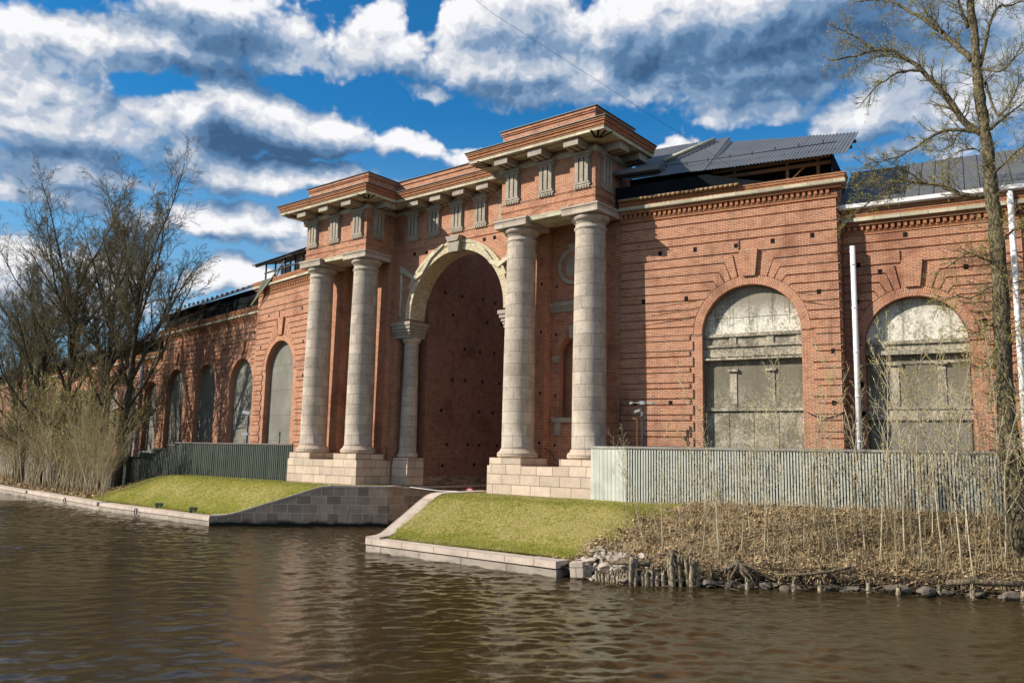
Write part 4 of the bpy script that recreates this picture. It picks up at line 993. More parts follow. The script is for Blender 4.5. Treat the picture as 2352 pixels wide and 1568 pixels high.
# ------------------------------------------------------------------ fences
def slat_fence(path, zb, zt, pitch, sw, m, mr, label, name='board_fence', rail=True, deep=.05, vary=0, kick=None):
    P = densify(path, 1e9); o = empty(name, (P[0][0], P[0][1], zb(*P[0])), label, 'fence'); rg = random.Random(len(label))
    sl = MB(); bk = MB(); rl = MB()
    for a, c in zip(path, path[1:]):
        L = math.dist(a, c); d = Vector((c[0]-a[0], c[1]-a[1], 0))/L; n = Vector((-d.y, d.x, 0))
        if n.y < 0: n = -n
        fr = Frame((a[0], a[1], 0), d, n); k = 0; u = .0
        while u < L-.02:
            p = fr((u+pitch/2, 0, 0)); z0, z1 = zb(p.x, p.y), zt(p.x, p.y)
            w_ = sw*(1+rg.uniform(-.12, .12)); sl.fr = fr
            sl.box(u, min(u+w_, L), rg.uniform(-.004, .004), deep, z0+rg.uniform(0, .03), z1-.0 - rg.uniform(0, vary) if vary else z1); u += pitch
        seg = 1.2; u = 0
        while u < L-.01:
            u1 = min(u+seg, L); p = fr(((u+u1)/2, 0, 0)); z0, z1 = zb(p.x, p.y), zt(p.x, p.y)
            bk.fr = fr; bk.box(u, u1, deep+.01, deep+.05, z0-.3, z1-.02); rl.fr = fr
            if rail: rl.box(u-.01, u1+.01, -.05, deep+.09, z1, z1+.10)
            if kick: rl.box(u-.01, u1+.01, -.03, deep+.06, z0-.25, z0+.16)
            u = u1
    sl.build('slats', m, o); bk.build('backing', FENCEB, o)
    if rail: rl.build('top_rail', mr, o)
    return o
slat_fence(RF[:2], lambda x, y: GR(x, y)-.05, lambda x, y: 4.52, .085, .055, FENCEL, RAIL, 'pale slatted fence panel standing in front of the outer right column pedestal')
slat_fence(RF[1:4], lambda x, y: GR(x, y)-.02, lambda x, y: 4.53+.004*(x-14), .122, .070, FENCEL, RAIL, 'long pale grey green slatted fence above the scrubby right bank')
def ltop(x, y):
    for xb, z in ((-27.3, 4.40), (-29.2, 4.2), (-31.4, 3.88), (-33.8, 3.5)):
        if x > xb: return z
    return 3.15
lf = slat_fence([(-12.25, .35), (-18.2, .5)], lambda x, y: GL(x, y)-.02, ltop, .23, .15, FENCED, RAILD, 'dark green slatted fence beside the left pedestal, nearest the arch')
lf2 = slat_fence([(-18.2, .62), (-37.0, .75)], lambda x, y: GL(x, y)-.02, ltop, .26, .17, FENCED, RAILD, 'dark green slatted fence stepping down to the left along the lawn')
q = MB()
for x0, x1, z in ((-27.4, -30, 1.75), (-29.6, -32.2, 1.45), (-31.8, -34.6, 1.1), (-34, -36.9, .75)): q.box(x1, x0, .5, .62, z-1.2, z)
q.explode('kick_board', RAILD, lf2)
slat_fence([(-37.0, .72), (-52, 2.3), (-75, 5.8), (-98, 9)], lambda x, y: GL(x, y)-.1, lambda x, y: 2.95 if x > -48 else 2.7, .22, .20, FENCEG, RAILD, 'weathered grey board fence behind the left thicket', vary=.06)
q = MB(); q.box(-36.0, -34.4, 2.2, 3.2, .3, 3.6, 0); q.box(-36.02, -35.4, 2.16, 2.2, 3.0, 3.6, 1); q.box(-36.2, -34.2, 2.1, 3.3, 3.6, 3.72, 1)
tag(q.build('cabinet', [GREYWOOD, WHITE], None, (-35.2, 2.7, .3)), 'small pale cabinet peeping over the low end of the dark green fence', 'cabinet')

# ------------------------------------------------------------------ small things
def rod(pts, r, m, name, label, cat, parent=None, n=8):
    b_ = MB().tube(pts, r, n); o = b_.build(name, m, parent, pts[0] if not parent else None)
    if not parent: tag(o, label, cat)
    return o
# camera mast on the right
cm = empty('camera_mast', (14.55, .75, 2.1), 'slim mast with white security camera and crossbar beside the right bay', 'camera mast')
cx, cy = 14.45, .75
cx, cy = 13.95, 1.15
cm.location = (cx, cy, 2.1)
MB().tube([(cx, cy, 2.1), (cx, cy, 6.75)], .032, 8).build('mast', IRON, cm)
MB(Frame((cx, cy, 0), cr, (0, 1, 0))).box(-.5, .5, -.015, .015, 6.73, 6.765).build('crossbar', WHITE, cm)
for k in (-.52, .5):
    MB(Frame((cx, cy, 0), cr, (0, 1, 0))).prism([(k-.07, 6.66), (k+.06, 6.70), (k+.08, 6.77), (k-.04, 6.79)], -.08, .04).build('floodlight', WHITE, cm)
MB(Frame((cx, cy, 0), cr, (0, 1, 0))).prism([(-.34, 6.24), (-.08, 6.33), (-.05, 6.44), (-.30, 6.37)], -.12, -.02).box(-.05, .03, -.06, .03, 6.1, 6.33).build('security_camera', WHITE, cm)
MB(Frame((cx, cy, 0), cr, (0, 1, 0))).box(-.1, .1, -.06, .06, 6.66, 6.82).build('junction_box', WHITE, cm)
rod([(cx-.22, cy-.1, 2.1), (cx-.22, cy-.1, 5.9), (cx-.30, cy-.1, 5.97), (cx-.46, cy-.1, 5.98)], .035, RUST, 'standpipe', 'thin rusty bent pipe standing beside the right camera mast', 'pipe')
cx, cy = -20.05, 2.0
cm2 = empty('camera_mast', (cx, cy, 2.0), 'dark mast with a small security camera in front of the left range windows', 'camera mast')
MB().tube([(cx, cy, 1.9), (cx, cy, 6.7)], .07, 8).build('mast', IRON, cm2)
MB(Frame((cx, cy, 0), cr, (0, 1, 0))).prism([(-.42, 6.75), (.1, 6.6), (.14, 6.78), (-.36, 6.92)], -.1, .08).build('security_camera', WHITE, cm2)
MB(Frame((cx, cy, 0), cr, (0, 1, 0))).box(-.35, .1, -.1, .1, 5.1, 5.3).build('junction_box', WHITE, cm2)
# paired garden floodlights on the left lawn
for k, (x, y) in enumerate(((-16.9, -6.15), (-12.5, -6.35))):
    z = GL(x, y); f = empty('floodlight', (x, y, z), ('twin dark floodlight in the left lawn, the one farther from the channel', 'twin dark floodlight in the left lawn, the one nearer the channel corner')[k], 'floodlight', 'floodlights in the left lawn')
    for d in (-.13, .13):
        fr_ = Frame((x+d*cr.x, y+d*cr.y, 0), cr, (cf.x, cf.y, 0))
        MB(fr_).prism([(-.08, z+.10), (.08, z+.10), (.10, z+.30), (-.10, z+.32)], -.09, .09).build('lamp_head', LAMPG, f)
        MB(fr_).box(-.05, .05, -.05, .05, z-.05, z+.12).build('stake', IRON, f)
# mooring rings on the left quay
for k, (x, y) in enumerate(((-18.3, -6.93), (-31.0, -5.95))):
    P_ = [(x+.16*math.cos(a)*1.0, y, -.02+.2*math.sin(a)) for a in [2*math.pi*j/14 for j in range(15)]]
    rod(P_, .03, IRON, 'mooring_ring', ('iron mooring ring on the left quay below the twin floodlights', 'iron mooring ring on the left quay below the thicket')[k], 'mooring ring').name = 'mooring_ring'
# barrier wire with its round sign across the channel
rod([(-3.0, 2.4, 2.0), (0, 1.75, 1.93), (3.4, 1.05, 2.03)], .018, WHITE, 'barrier_wire', 'thin pale wire strung across the channel mouth', 'wire')
sg = empty('round_sign', (3.15, 1.0, 2.0), 'small round white sign with a red rim on the barrier wire', 'sign')
frs = Frame((3.15, .98, 0), cr, (cf.x, cf.y, 0))
MB(frs).prism([(.24*math.cos(a), 2.03+.24*math.sin(a)) for a in [2*math.pi*k/28 for k in range(28)]], 0, .03).build('plate', REDP, sg)
MB(frs).prism([(.17*math.cos(a), 2.03+.17*math.sin(a)) for a in [2*math.pi*k/28 for k in range(28)]], -.01, .0).build('face', WHITE, sg)
# overhead cable and a slack cable on the wall
def ray(x, y, D): d = cf+cr*((x-1176)/1862.14)-cu*((y-784)/1862.14); return CAM+d*D
A_ = ray(1905, 525, 1); pw = fr((10.2, -.1, 15.0))
rod([tuple(ray(760, -260, 30)), tuple(ray(1130, 30, 33.5)), tuple(ray(1500, 268, 37)), tuple(ray(1735, 418, 39.3)), tuple(ray(1905, 525, 41))], .008, IRON, 'overhead_cable', 'thin dark cable slanting across the sky down to the right bay', 'cable', None, 4)
q = [fr((9.0+.18*k, -.1, 6.35-.28*math.sin(math.pi*k/9))) for k in range(10)]
rod([tuple(p) for p in q], .022, IRON, 'wall_cable', 'slack dark cable sagging on the brick pier right of the tall boarded window', 'cable', None, 5)
rod([(12.1, 2.2, 6.9), (12.05, 2.25, 6.5), (12.0, 2.25, 5.0), (12.1, 2.3, 4.2)], .02, IRON, 'wall_cable', 'dark cable hanging behind the outer right column', 'cable', None, 5)
rod([(7.5, 2.0, 4.5), (8.0, 1.9, 4.35), (8.4, 1.9, 3.7), (8.9, 2.0, 3.6)], .03, IRON, 'loose_cable', 'loose cable trailing over the right pedestal between its columns', 'cable', None, 5)
rod([(-5.1, 2.0, 4.5), (-4.9, 2.1, 4.3), (-5.2, 2.3, 3.7)], .03, IRON, 'loose_cable', 'loose cable beside the inner left column foot', 'cable', None, 5)
# ------------------------------------------------------------------ stones, piles, driftwood along the right shore
def rock_mesh(seed, m, flat=.7):
    rg = random.Random(seed); bm_ = __import__('bmesh').new(); import bmesh
    bmesh.ops.create_icosphere(bm_, subdivisions=3, radius=1)
    k = [(Vector((rg.gauss(0, 1), rg.gauss(0, 1), rg.gauss(0, 1))).normalized(), rg.uniform(.55, .85)) for _ in range(14)]
    for v in bm_.verts:
        p = v.co.copy()
        for n, d in k:
            h = p.dot(n)
            if h > d: p -= n*(h-d)*.9
        v.co = Vector((p.x*1.25, p.y, p.z*flat))*(1+rg.uniform(-.03, .03))
    me = bpy.data.meshes.new('stone'); bm_.to_mesh(me); bm_.free(); me.materials.append(m); me.uv_layers.new(name='UVMap'); return me
RM = [rock_mesh(s, ROCKM) for s in range(5)]; RD = [rock_mesh(s+20, ROCKD) for s in range(4)]
rng = random.Random(5)
def stone(me, x, y, z, s, label, group):
    o = bpy.data.objects.new('stone', me); coll.objects.link(o); o.location = (x, y, z); o.scale = (s*rng.uniform(.8, 1.3), s*rng.uniform(.8, 1.2), s*rng.uniform(.7, 1.1)); o.rotation_euler = (rng.uniform(-.3, .3), rng.uniform(-.3, .3), rng.uniform(0, 6)); tag(o, label, 'stone', group)
for k in range(110):
    x = 15.9+abs(rng.gauss(0, 1.25)); y = lerp_path(SHORE, x)+rng.uniform(-.1, 1.5)*(1 if k % 3 else .4)
    stone(RM[k % 5], x, y, max(GR(x, y), ZW)+.02, rng.uniform(.09, .24), 'pale rounded stone in the heap beside the end of the right quay', 'pale stones heaped by the quay end')
for k in range(90):
    x = rng.uniform(17.2, 31); y = lerp_path(SHORE, x)+rng.uniform(-.35, .45)
    stone(RD[k % 4], x, y, ZW+rng.uniform(-.05, .12), rng.uniform(.09, .22), 'dark wet stone at the water edge under the right bank', 'dark stones along the waterline')
for x, s, lab in ((25.9, .36, 'big round grey boulder at the water edge below the scrub, left of its pointed neighbour'), (26.75, .42, 'large pointed grey boulder half in the water below the scrub'), (20.6, .30, 'dark mossy boulder just right of the tall rotten piles'), (29.2, .34, 'dark boulder at the far right water edge')):
    y = lerp_path(SHORE, x)-.15; o = bpy.data.objects.new('boulder', RD[int(x) % 4]); coll.objects.link(o); o.location = (x, y, ZW+.12); o.scale = (s*1.2, s*.8, s*.9); o.rotation_euler = (.1, .1, x); tag(o, lab, 'boulder')
for k, (x, y, sx, sy, sz, rz, lab) in enumerate(((16.2, -7.62, .26, .2, .16, .3, 'squared granite block lying beside the quay end'), (15.95, -7.0, .24, .14, .1, .8, 'slim broken granite block on top of the stones by the quay end'))):
    b = MB(); b.slab([(-sx, -sy), (sx*.9, -sy*1.05), (sx, sy*.9), (-sx*.95, sy)], -sz*2.4, sz); o = b.build('granite_block', QUAY); o.location = (x, y, .02+.1*k+.1); o.rotation_euler = (.06, -.08, rz); tag(o, lab, 'granite block')
def pile_mesh(seed, h):
    rg = random.Random(seed); pts = [(0, 0, -1.2), (0, 0, h*.3), (rg.uniform(-.03, .03), 0, h*.75), (rg.uniform(-.04, .04), rg.uniform(-.03, .03), h)]
    b = MB().tube(pts, [.092, .088, .078, .06], 9)
    for k in range(4): a = rg.uniform(0, 6.3); b.tube([(.045*math.cos(a), .045*math.sin(a), h*.8), (.05*math.cos(a), .05*math.sin(a), h+rg.uniform(.02, .16))], [.045, .012], 5)
    return b.mesh('pile', [PILEM])
PM = [pile_mesh(s, h) for s, h in enumerate((.95, .8, .62, .45, .34, .25))]
def pile(x, y, m, label, group, sc=1):
    o = bpy.data.objects.new('timber_pile', PM[m]); coll.objects.link(o); o.location = (x, y, ZW); o.rotation_euler = (rng.uniform(-.08, .08), rng.uniform(-.08, .08), rng.uniform(0, 6)); o.scale = (sc, sc, 1); tag(o, label, 'pile', group)
for k in range(13):
    t = k/12; x = 18.35+t*2.0+rng.uniform(-.04, .04); y = lerp_path(SHORE, x)-.42+rng.uniform(-.06, .06)
    pile(x, y, (0 if t > .55 or k == 0 else rng.choice((2, 3, 3, 1))), 'tall rotten timber pile in the row standing in the water' if t > .55 or k == 0 else 'short rotten timber pile in the row standing in the water', 'tall rotten piles' if t > .55 or k == 0 else 'short rotten piles', rng.uniform(.85, 1.15))
for k in range(12):
    x = 17.1+k*.11+rng.uniform(-.03, .03); y = lerp_path(SHORE, x)-.3; pile(x, y, rng.choice((4, 5)), 'tiny dark pile stub in the water left of the pile row', 'pile stubs by the stone heap', .7)
for k in range(8):
    x = 21.9+k*1.05+rng.uniform(-.2, .2); y = lerp_path(SHORE, x)-.5+rng.uniform(-.1, .2); pile(x, y, rng.choice((4, 5, 5)), 'lone worn pile stub standing in the water below the scrub', 'scattered pile stubs', 1.0)
def roots(x, y, z, n, L, label, seed):
    rg = random.Random(seed); b = MB(); b.tube([(x, y+.5, z+.5), (x, y+.1, z+.48), (x, y-.1, z+.42)], [.08, .19, .13], 9)
    for k in range(n):
        a = rg.uniform(-2.9, .1); d = Vector((math.cos(a), math.sin(a)*.6, rg.uniform(-.9, .2))).normalized(); p = Vector((x, y, z+.5)); pts = [p]; 
        for j in range(5): p = p+d*(L*rg.uniform(.12, .25)); d = (d+Vector((rg.uniform(-.5, .5), rg.uniform(-.4, .4), -.22))).normalized(); pts.append(p)
        b.tube(pts, [.09, .075, .06, .045, .03, .015], 5)
    tag(b.build('root_stump', ROOTM, None, (x, y, z)), label, 'tree stump')
roots(19.15, -6.0, ZW+.5, 9, .9, 'gnarled tree stump with spreading roots behind the rotten piles', 1)
roots(21.25, -5.0, ZW+.25, 11, 1.0, 'gnarled tree stump with clawed roots right of the rotten piles', 2)
def log(pts, r, label):
    b = MB(); b.tube(pts, [r*.8, r, r*.95, r*.8, r*.5][:len(pts)], 8); tag(b.build('driftwood', ROOTM, None, pts[0]), label, 'driftwood')
log([(27.3, -1.55, .12), (28.0, -1.2, .2), (28.9, -.85, .22), (29.6, -.5, .18)], .11, 'pale driftwood log lying along the far right shore')
log([(22.5, -4.3, .15), (23.4, -3.9, .22), (24.1, -3.3, .35), (24.6, -3.0, .5)], .05, 'thin bare branch fallen along the foot of the right bank')
log([(24.0, -3.9, -.2), (23.7, -3.4, .3), (23.4, -2.9, .65)], .045, 'thin pale branch slanting from the bank into the water')
log([(17.4, -7.35, .35), (18.2, -7.1, .4), (18.9, -6.9, .38)], .1, 'crooked driftwood limb above the rotten piles')

# ------------------------------------------------------------------ loose cover nobody could count
def scatter(name, m, pts, size, aspect, up, seed):
    rs = np.random.RandomState(seed); n = len(pts); P = np.array(pts)
    a = rs.uniform(0, 2*np.pi, n); s = rs.uniform(size[0], size[1], n)
    d1 = np.stack([np.cos(a), np.sin(a), rs.uniform(-.5, .5, n)*(1-up)], 1)
    d2 = np.stack([-np.sin(a)*(1-up)+rs.uniform(-.3, .3, n)*up, np.cos(a)*(1-up)+rs.uniform(-.3, .3, n)*up, rs.uniform(-.7, .7, n)*(1-up)+up], 1)
    w = (s*aspect)[:, None]; h = s[:, None]
    V = np.stack([P-d1*w*.5, P+d1*w*.5, P+d1*w*.28+d2*h, P-d1*w*.28+d2*h*.85], 1).reshape(-1, 3)
    me = bpy.data.meshes.new(name); me.vertices.add(4*n); me.vertices.foreach_set('co', V.ravel()); me.loops.add(4*n); me.polygons.add(n)
    me.loops.foreach_set('vertex_index', np.arange(4*n)); me.polygons.foreach_set('loop_start', np.arange(0, 4*n, 4)); me.materials.append(m); me.update(); me.validate()
    o = bpy.data.objects.new(name, me); coll.objects.link(o); o['kind'] = 'stuff'; return o
rs = random.Random(8)
pl = []
while len(pl) < 34000:
    x = rs.uniform(-36, -3.4); y = rs.uniform(lfront(x), .4 if x < -5.2 else 2.5)
    if y > lfront(x)+.02: pl.append((x, y, GL(x, y)))
scatter('grass', BLADE, pl, (.03, .075), .25, .9, 1)
pl = []
while len(pl) < 60000:
    x = rs.uniform(4.3, 17.2); y0 = rfront(x); y = rs.uniform(y0+.05, -.05)
    if rsoil(x, y) < rs.uniform(.2, .7): pl.append((x, y, GR(x, y)))
scatter('grass', BLADE, pl, (.025, .06), .25, .9, 2)
pl = []
for k in range(2600):
    x = rs.uniform(5.2, 15.4); pl.append((x, -7.32+rs.gauss(0, .05), .255))
for k in range(2600):
    x = rs.uniform(-26, -9.6); pl.append((x, lfront(x)+rs.gauss(.03, .05), .24))
for k in range(1500):
    x = rs.uniform(-9.4, -3.2); y = lfront(x); pl.append((x, y+rs.gauss(.02, .04), GL(x, y)))
scatter('edge_grass', BLADE, pl, (.06, .17), .16, .75, 6)
pl = []
while len(pl) < 46000:
    x = rs.uniform(14.6, 34); yf, yt = lerp_path(SHORE, x), lerp_path(RF, x); y = rs.uniform(yf+.1, yt+.3)
    if rsoil(x, y) > rs.uniform(.15, .6): pl.append((x, y, GR(x, y)+rs.uniform(0, .03)))
scatter('leaf_litter', LITTER, pl, (.045, .13), .8, .15, 3)
pl = []
while len(pl) < 9000:
    x = rs.uniform(15.0, 34); yf, yt = lerp_path(SHORE, x), lerp_path(RF, x); y = rs.uniform(yf+.2, yt+.1)
    if rsoil(x, y) > rs.uniform(.3, .7): pl.append((x, y, GR(x, y)))
scatter('dead_stalks', STRAW, pl, (.15, .55), .035, .8, 4)
pl = []
while len(pl) < 22000:
    x = rs.uniform(-75, -26); y0 = lfront(x); y = rs.uniform(y0+.1, y0+7)
    if sm((-x-26.5)/4) > rs.uniform(.2, .8): pl.append((x, y, GL(x, y)+rs.uniform(0, .05)))
scatter('leaf_litter', LITTER, pl, (.07, .2), .8, .2, 5)

b = MB(); rg = random.Random(55)
for k in range(520):
    x = rg.uniform(16.3, 32); y = lerp_path(SHORE, x)+rg.gauss(.25, .45); z = max(GR(x, y), ZW)+rg.uniform(.0, .16); a = rg.gauss(.45, .7); L = rg.uniform(.2, .75)
    d = Vector((math.cos(a), math.sin(a), rg.uniform(-.35, .45))); p = Vector((x, y, z)); r = rg.uniform(.008, .024)
    b.tube([p-d*L*.5, p+Vector((rg.gauss(0, .05), rg.gauss(0, .05), rg.gauss(0, .05))), p+d*L*.5], [r, r, r*.5], 4, 0, False)
b.build('fallen_twigs', ROOTM)['kind'] = 'stuff'
b = MB()
for k in range(900):
    x = rg.uniform(15.8, 33); yf, yt = lerp_path(SHORE, x), lerp_path(RF, x); y = yf+(yt-yf)*rg.uniform(.05, 1.0); z = GR(x, y); a = rg.uniform(0, 6.3); el_ = rg.uniform(.15, 1.1)
    d = Vector((math.cos(a)*math.cos(el_), math.sin(a)*math.cos(el_), math.sin(el_))); p = Vector((x, y, z-.03)); pts = [p]; L = rg.uniform(.35, 1.5); r = rg.uniform(.005, .011)
    for j in range(4): p = p+d*L/4; d = (d+Vector((rg.gauss(0, .25), rg.gauss(0, .25), rg.gauss(-.12, .2)))).normalized(); pts.append(p)
    b.tube(pts, [r, r, r*.8, r*.6, r*.4], 3, 0, False)
b.build('dry_brush', STRAW)['kind'] = 'stuff'
# ------------------------------------------------------------------ bare trees and saplings
def wander(rg, p, d, L, n, curl, lift):
    pts = [p]; st = L/n
    for _ in range(n):
        d = (d+Vector((rg.gauss(0, curl), rg.gauss(0, curl), rg.gauss(0, curl)+lift))).normalized(); p = p+d*st; pts.append(p)
    return pts
def side(rg, d, ang, phi=None):
    if phi is not None:
        ax = d.cross(Vector((math.cos(phi), math.sin(phi), 0))).normalized(); return (d*math.cos(ang)-ax.cross(d)*0+ (Vector((math.cos(phi), math.sin(phi), 0))*math.sin(ang))).normalized()
    ax = d.cross(Vector((rg.gauss(0, 1), rg.gauss(0, 1), rg.gauss(0, 1)))).normalized()
    return (d*math.cos(ang)+ax*math.sin(ang)).normalized()
def at(pts, t):
    f = t*(len(pts)-1); k = min(int(f), len(pts)-2); return pts[k].lerp(pts[k+1], f-k), (pts[k+1]-pts[k]).normalized()
def bud(b, rg, p, s):
    a = Vector((rg.gauss(0, 1), rg.gauss(0, 1), rg.gauss(0, 1))).normalized()*s; c = Vector((rg.gauss(0, 1), rg.gauss(0, 1), rg.gauss(0, 1))).normalized()*s*.7
    b.add([p-c*.6, p+a, p+c*.6, p-a*.6], [(0, 1, 2, 3)], [[(0, 0)]*4])
def ramify(rg, mb, bb, p, d, L, r, lv, spec, gold=False):
    n, curl, lift, kids_, ang, ratio, rend, sides, t0 = spec[lv]
    pts = wander(rg, p, d, L, n, curl, lift); m = len(pts)-1
    rad = [r*(1-(1-rend)*(k/m)) for k in range(m+1)]
    mb[lv].tube(pts, rad, sides, 0, lv < 2)
    if lv+1 < len(spec):
        for k in range(kids_):
            t = t0+(1-t0)*((k+rg.random())/kids_); q, dd = at(pts, t)
            ramify(rg, mb, bb, q, side(rg, dd, rg.uniform(*ang), k*2.4+rg.uniform(-.4, .4) if gold else None), L*ratio*rg.uniform(.7, 1.15)*(.88 if gold else 1.15-.5*t), r*(1-(1-rend)*t)*rg.uniform(.5, .68) if lv < len(spec)-2 else spec[-1][6]*1.0, lv+1, spec)
    elif bb is not None:
        for k in range(bb[1]): bud(bb[0], rg, at(pts, rg.uniform(.35, 1))[0], bb[2]*rg.uniform(.6, 1.3))
def big_tree(seed, H, label, loc, lean=(0, 0), twig=.015, nl=11):
    rg = random.Random(seed); mb = [MB() for _ in range(5)]; tr = MB(); cw_ = MB(); mb = [tr, tr, cw_, cw_, cw_]; bb = MB()
    spec = [(9, .016, .03, nl, (.28, .90), .66, .40, 10, .36), (9, .065, .085, 13, (.35, .8), .38, .22, 7, .2), (7, .10, .05, 8, (.4, .95), .44, .25, 5, .12), (5, .14, .04, 10, (.4, .95), .52, .4, 3, .08), (3, .15, .03, 0, (0, 0), 0, twig, 3, 0)]
    ramify(rg, mb, (bb, 1, .05), Vector((0, 0, -.3)), Vector((lean[0], lean[1], 1)).normalized(), H*.72, H*.0145, 0, spec, True)
    for k in range(7):      # low side limbs
        a = k*2.4+rg.random(); ramify(rg, mb, (bb, 1, .05), Vector((0, 0, H*rg.uniform(.13, .27))), Vector((math.cos(a), math.sin(a), rg.uniform(.1, .6))).normalized(), H*.20*rg.uniform(.7, 1.2), .085, 1, spec)
    t = empty('bare_tree', loc, label, 'tree'); 
    for b_, nm, m in ((tr, 'trunk', BARKD), (cw_, 'crown', TWIGD), (bb, 'buds', BUDB)):
        o = bpy.data.objects.new(nm, b_.mesh(nm, m)); coll.objects.link(o); o.parent = t
        if nm == 'buds': o['kind'] = 'stuff'
    return t
T1 = big_tree(3, 25.8, 'tallest bare tree, right of the left group, leaning over the fence corner', (-35.6, .1, .3), (.0, 0), nl=14)
T2 = big_tree(9, 25.5, 'upright bare tree in the middle of the left group', (-43, -1.6, .3), (.0, .0), nl=14)
dup(T1, (-48.5, -1.0, .2), 4.1, .84, 'bare tree left of the middle of the left group, a little lower')
dup(T2, (-54, -.5, .2), 1.0, .80, 'bare tree near the left edge with a dense twiggy crown')
dup(T1, (-38.6, .0, .2), 2.6, .95, 'bare tree standing back between the two foremost trees of the left group')
dup(T1, (-62, 2.0, .2), 4.0, .78, 'leftmost bare tree, half out of the picture')
# saplings: a few kinds, then copies
def sapling(seed, H, m, budm, label, group, nb=26, ang=(.5, .9), budn=5, buds=.045, r=.035):
    rg = random.Random(seed); tr = MB(); cw_ = MB(); bb = MB()
    pts = wander(rg, Vector((0, 0, -.1)), Vector((rg.uniform(-.14, .14), rg.uniform(-.14, .14), 1)), H, 12, .065, .03)
    tr.tube(pts, [r*(1-.9*(k/12)**.8) for k in range(13)], 6)
    for k in range(nb):
        t = .22+.76*(k+rg.random())/nb; q, d = at(pts, t); L = H*.24*(1.12-t)*rg.uniform(.6, 1.3)
        s_ = wander(rg, q, side(rg, d, rg.uniform(*ang)), L, 5, .10, .13); cw_.tube(s_, [.012*(1.2-t*.6), .010, .008, .007, .006, .005], 3, 0, False)
        for j in range(3):
            q2, d2 = at(s_, rg.uniform(.3, .95)); s2 = wander(rg, q2, side(rg, d2, rg.uniform(.4, .9)), L*.35, 3, .1, .1); cw_.tube(s2, [.007, .006, .005, .004], 3, 0, False)
            for _ in range(max(1, budn//3)): bud(bb, rg, at(s2, rg.uniform(.2, 1))[0], buds)
        for _ in range(budn): bud(bb, rg, at(s_, rg.uniform(.35, 1))[0], buds)
    t = empty('sapling', (0, 0, 0), label, 'sapling', group)
    for b_, nm, mm in ((tr, 'trunk', m), (cw_, 'crown', m), (bb, 'buds', budm)):
        o = bpy.data.objects.new(nm, b_.mesh(nm, mm)); coll.objects.link(o); o.parent = t
        if nm == 'buds': o['kind'] = 'stuff'
    return t
GR1 = ('slender pale poplar sapling with yellow green buds on the right bank', 'pale saplings on the right bank')
GR2 = ('thin leafless tan stem rising from the dead leaves on the right bank', 'bare thin stems on the right bank')
GR3 = ('densely twigged bare shoot of the thicket behind the left quay', 'shoots of the left thicket')
S1 = [sapling(s, 7.6, SAPB, BUD, *GR1, r=.028, nb=28, budn=5) for s in (1, 2, 3, 4)]
S2 = [sapling(s, 4.0, SAPB2, BUDB, *GR2, nb=16, budn=1, buds=.03, r=.018, ang=(.35, .7)) for s in (11, 12, 13)]
S3 = [sapling(s, 8.6, SAPB2 if s % 2 else SAPB, BUDB if s % 3 else BUD, *GR3, nb=40, budn=3, buds=.08, r=.04, ang=(.5, 1.05)) for s in (21, 22, 23, 24)]
S4 = [sapling(s, 8.0, SAPB, BUD, 'pale straight stem of the thicket behind the left quay', 'pale stems of the left thicket', nb=24, budn=3, buds=.07, r=.045, ang=(.45, .9)) for s in (31, 32, 33)]
rng = random.Random(77)
def place(protos, x, y, z, sc, used={}):
    p = rng.choice(protos); rz = rng.uniform(0, 6.28)
    if p.name not in used: used[p.name] = 1; p.location = (x, y, z); p.rotation_euler.z = rz; p.scale = (sc,)*3
    else: dup(p, (x, y, z), rz, (sc, sc, sc*rng.uniform(.9, 1.1)))
def spot(px, t):        # a point on the right bank: bearing of px, t from shore to fence
    d = cf+cr*((px-1176)/1862.14)-cu*((1160-784)/1862.14); best = None
    for k in range(400):
        D = 20+k*.1; p = CAM+d*D; x, y = p.x, p.y
        if x < 15.7: continue
        yf, yt = lerp_path(SHORE, x), lerp_path(RF, x); e = abs((y-yf)/(yt-yf)-t)
        if best is None or e < best[0]: best = (e, x, y)
    return best[1], best[2]
TALL = [(1478, .35, .62), (1440, .55, .55), (1560, .5, .58), (1520, .25, .75), (1612, .3, .78), (1650, .2, .95), (1668, .45, .7), (1720, .5, .85), (1700, .25, .95), (1752, .2, .82), (1765, .3, 1.0), (1800, .55, .98), (1845, .35, .8), (1870, .6, .92), (1905, .45, .7), (1925, .3, .88),
        (1960, .55, .9), (1985, .4, 1.12), (2015, .25, 1.15), (2040, .6, .95), (2075, .35, 1.1), (2110, .2, 1.2), (2135, .5, 1.0), (2160, .3, 1.25), (2185, .6, 1.1), (2200, .2, 1.28), (2215, .4, 1.1), (2240, .7, .9), (2265, .5, 1.1), (2300, .3, 1.2), (2330, .6, 1.2), (2350, .4, 1.3), (2090, .75, .8), (2290, .8, .8), (2370, .2, 1.2), (1895, .8, .8), (2230, .1, 1.0)]
for px, t, sc in TALL:
    x, y = spot(px, t); place(S1, x, y, GR(x, y), sc*rng.uniform(.92, 1.05))
for k in range(75):
    px = 1420+rng.random()**.62*960; t = rng.uniform(.12, .95); x, y = spot(px, t); place(S2, x, y, GR(x, y), rng.uniform(.45, .95)*(.7+.4*(px-1420)/900))
def spot_left(px, dd):       # a point behind the left quay: bearing of px, dd metres from the coping
    d = cf+cr*((px-1176)/1862.14)-cu*((1100-784)/1862.14); best = None
    for k in range(700):
        p = CAM+d*(45+k*.12)
        if p.x > -22: continue
        e = abs(p.y-lfront(p.x)-dd)
        if best is None or e < best[0]: best = (e, p.x, p.y)
    return best[1], best[2]
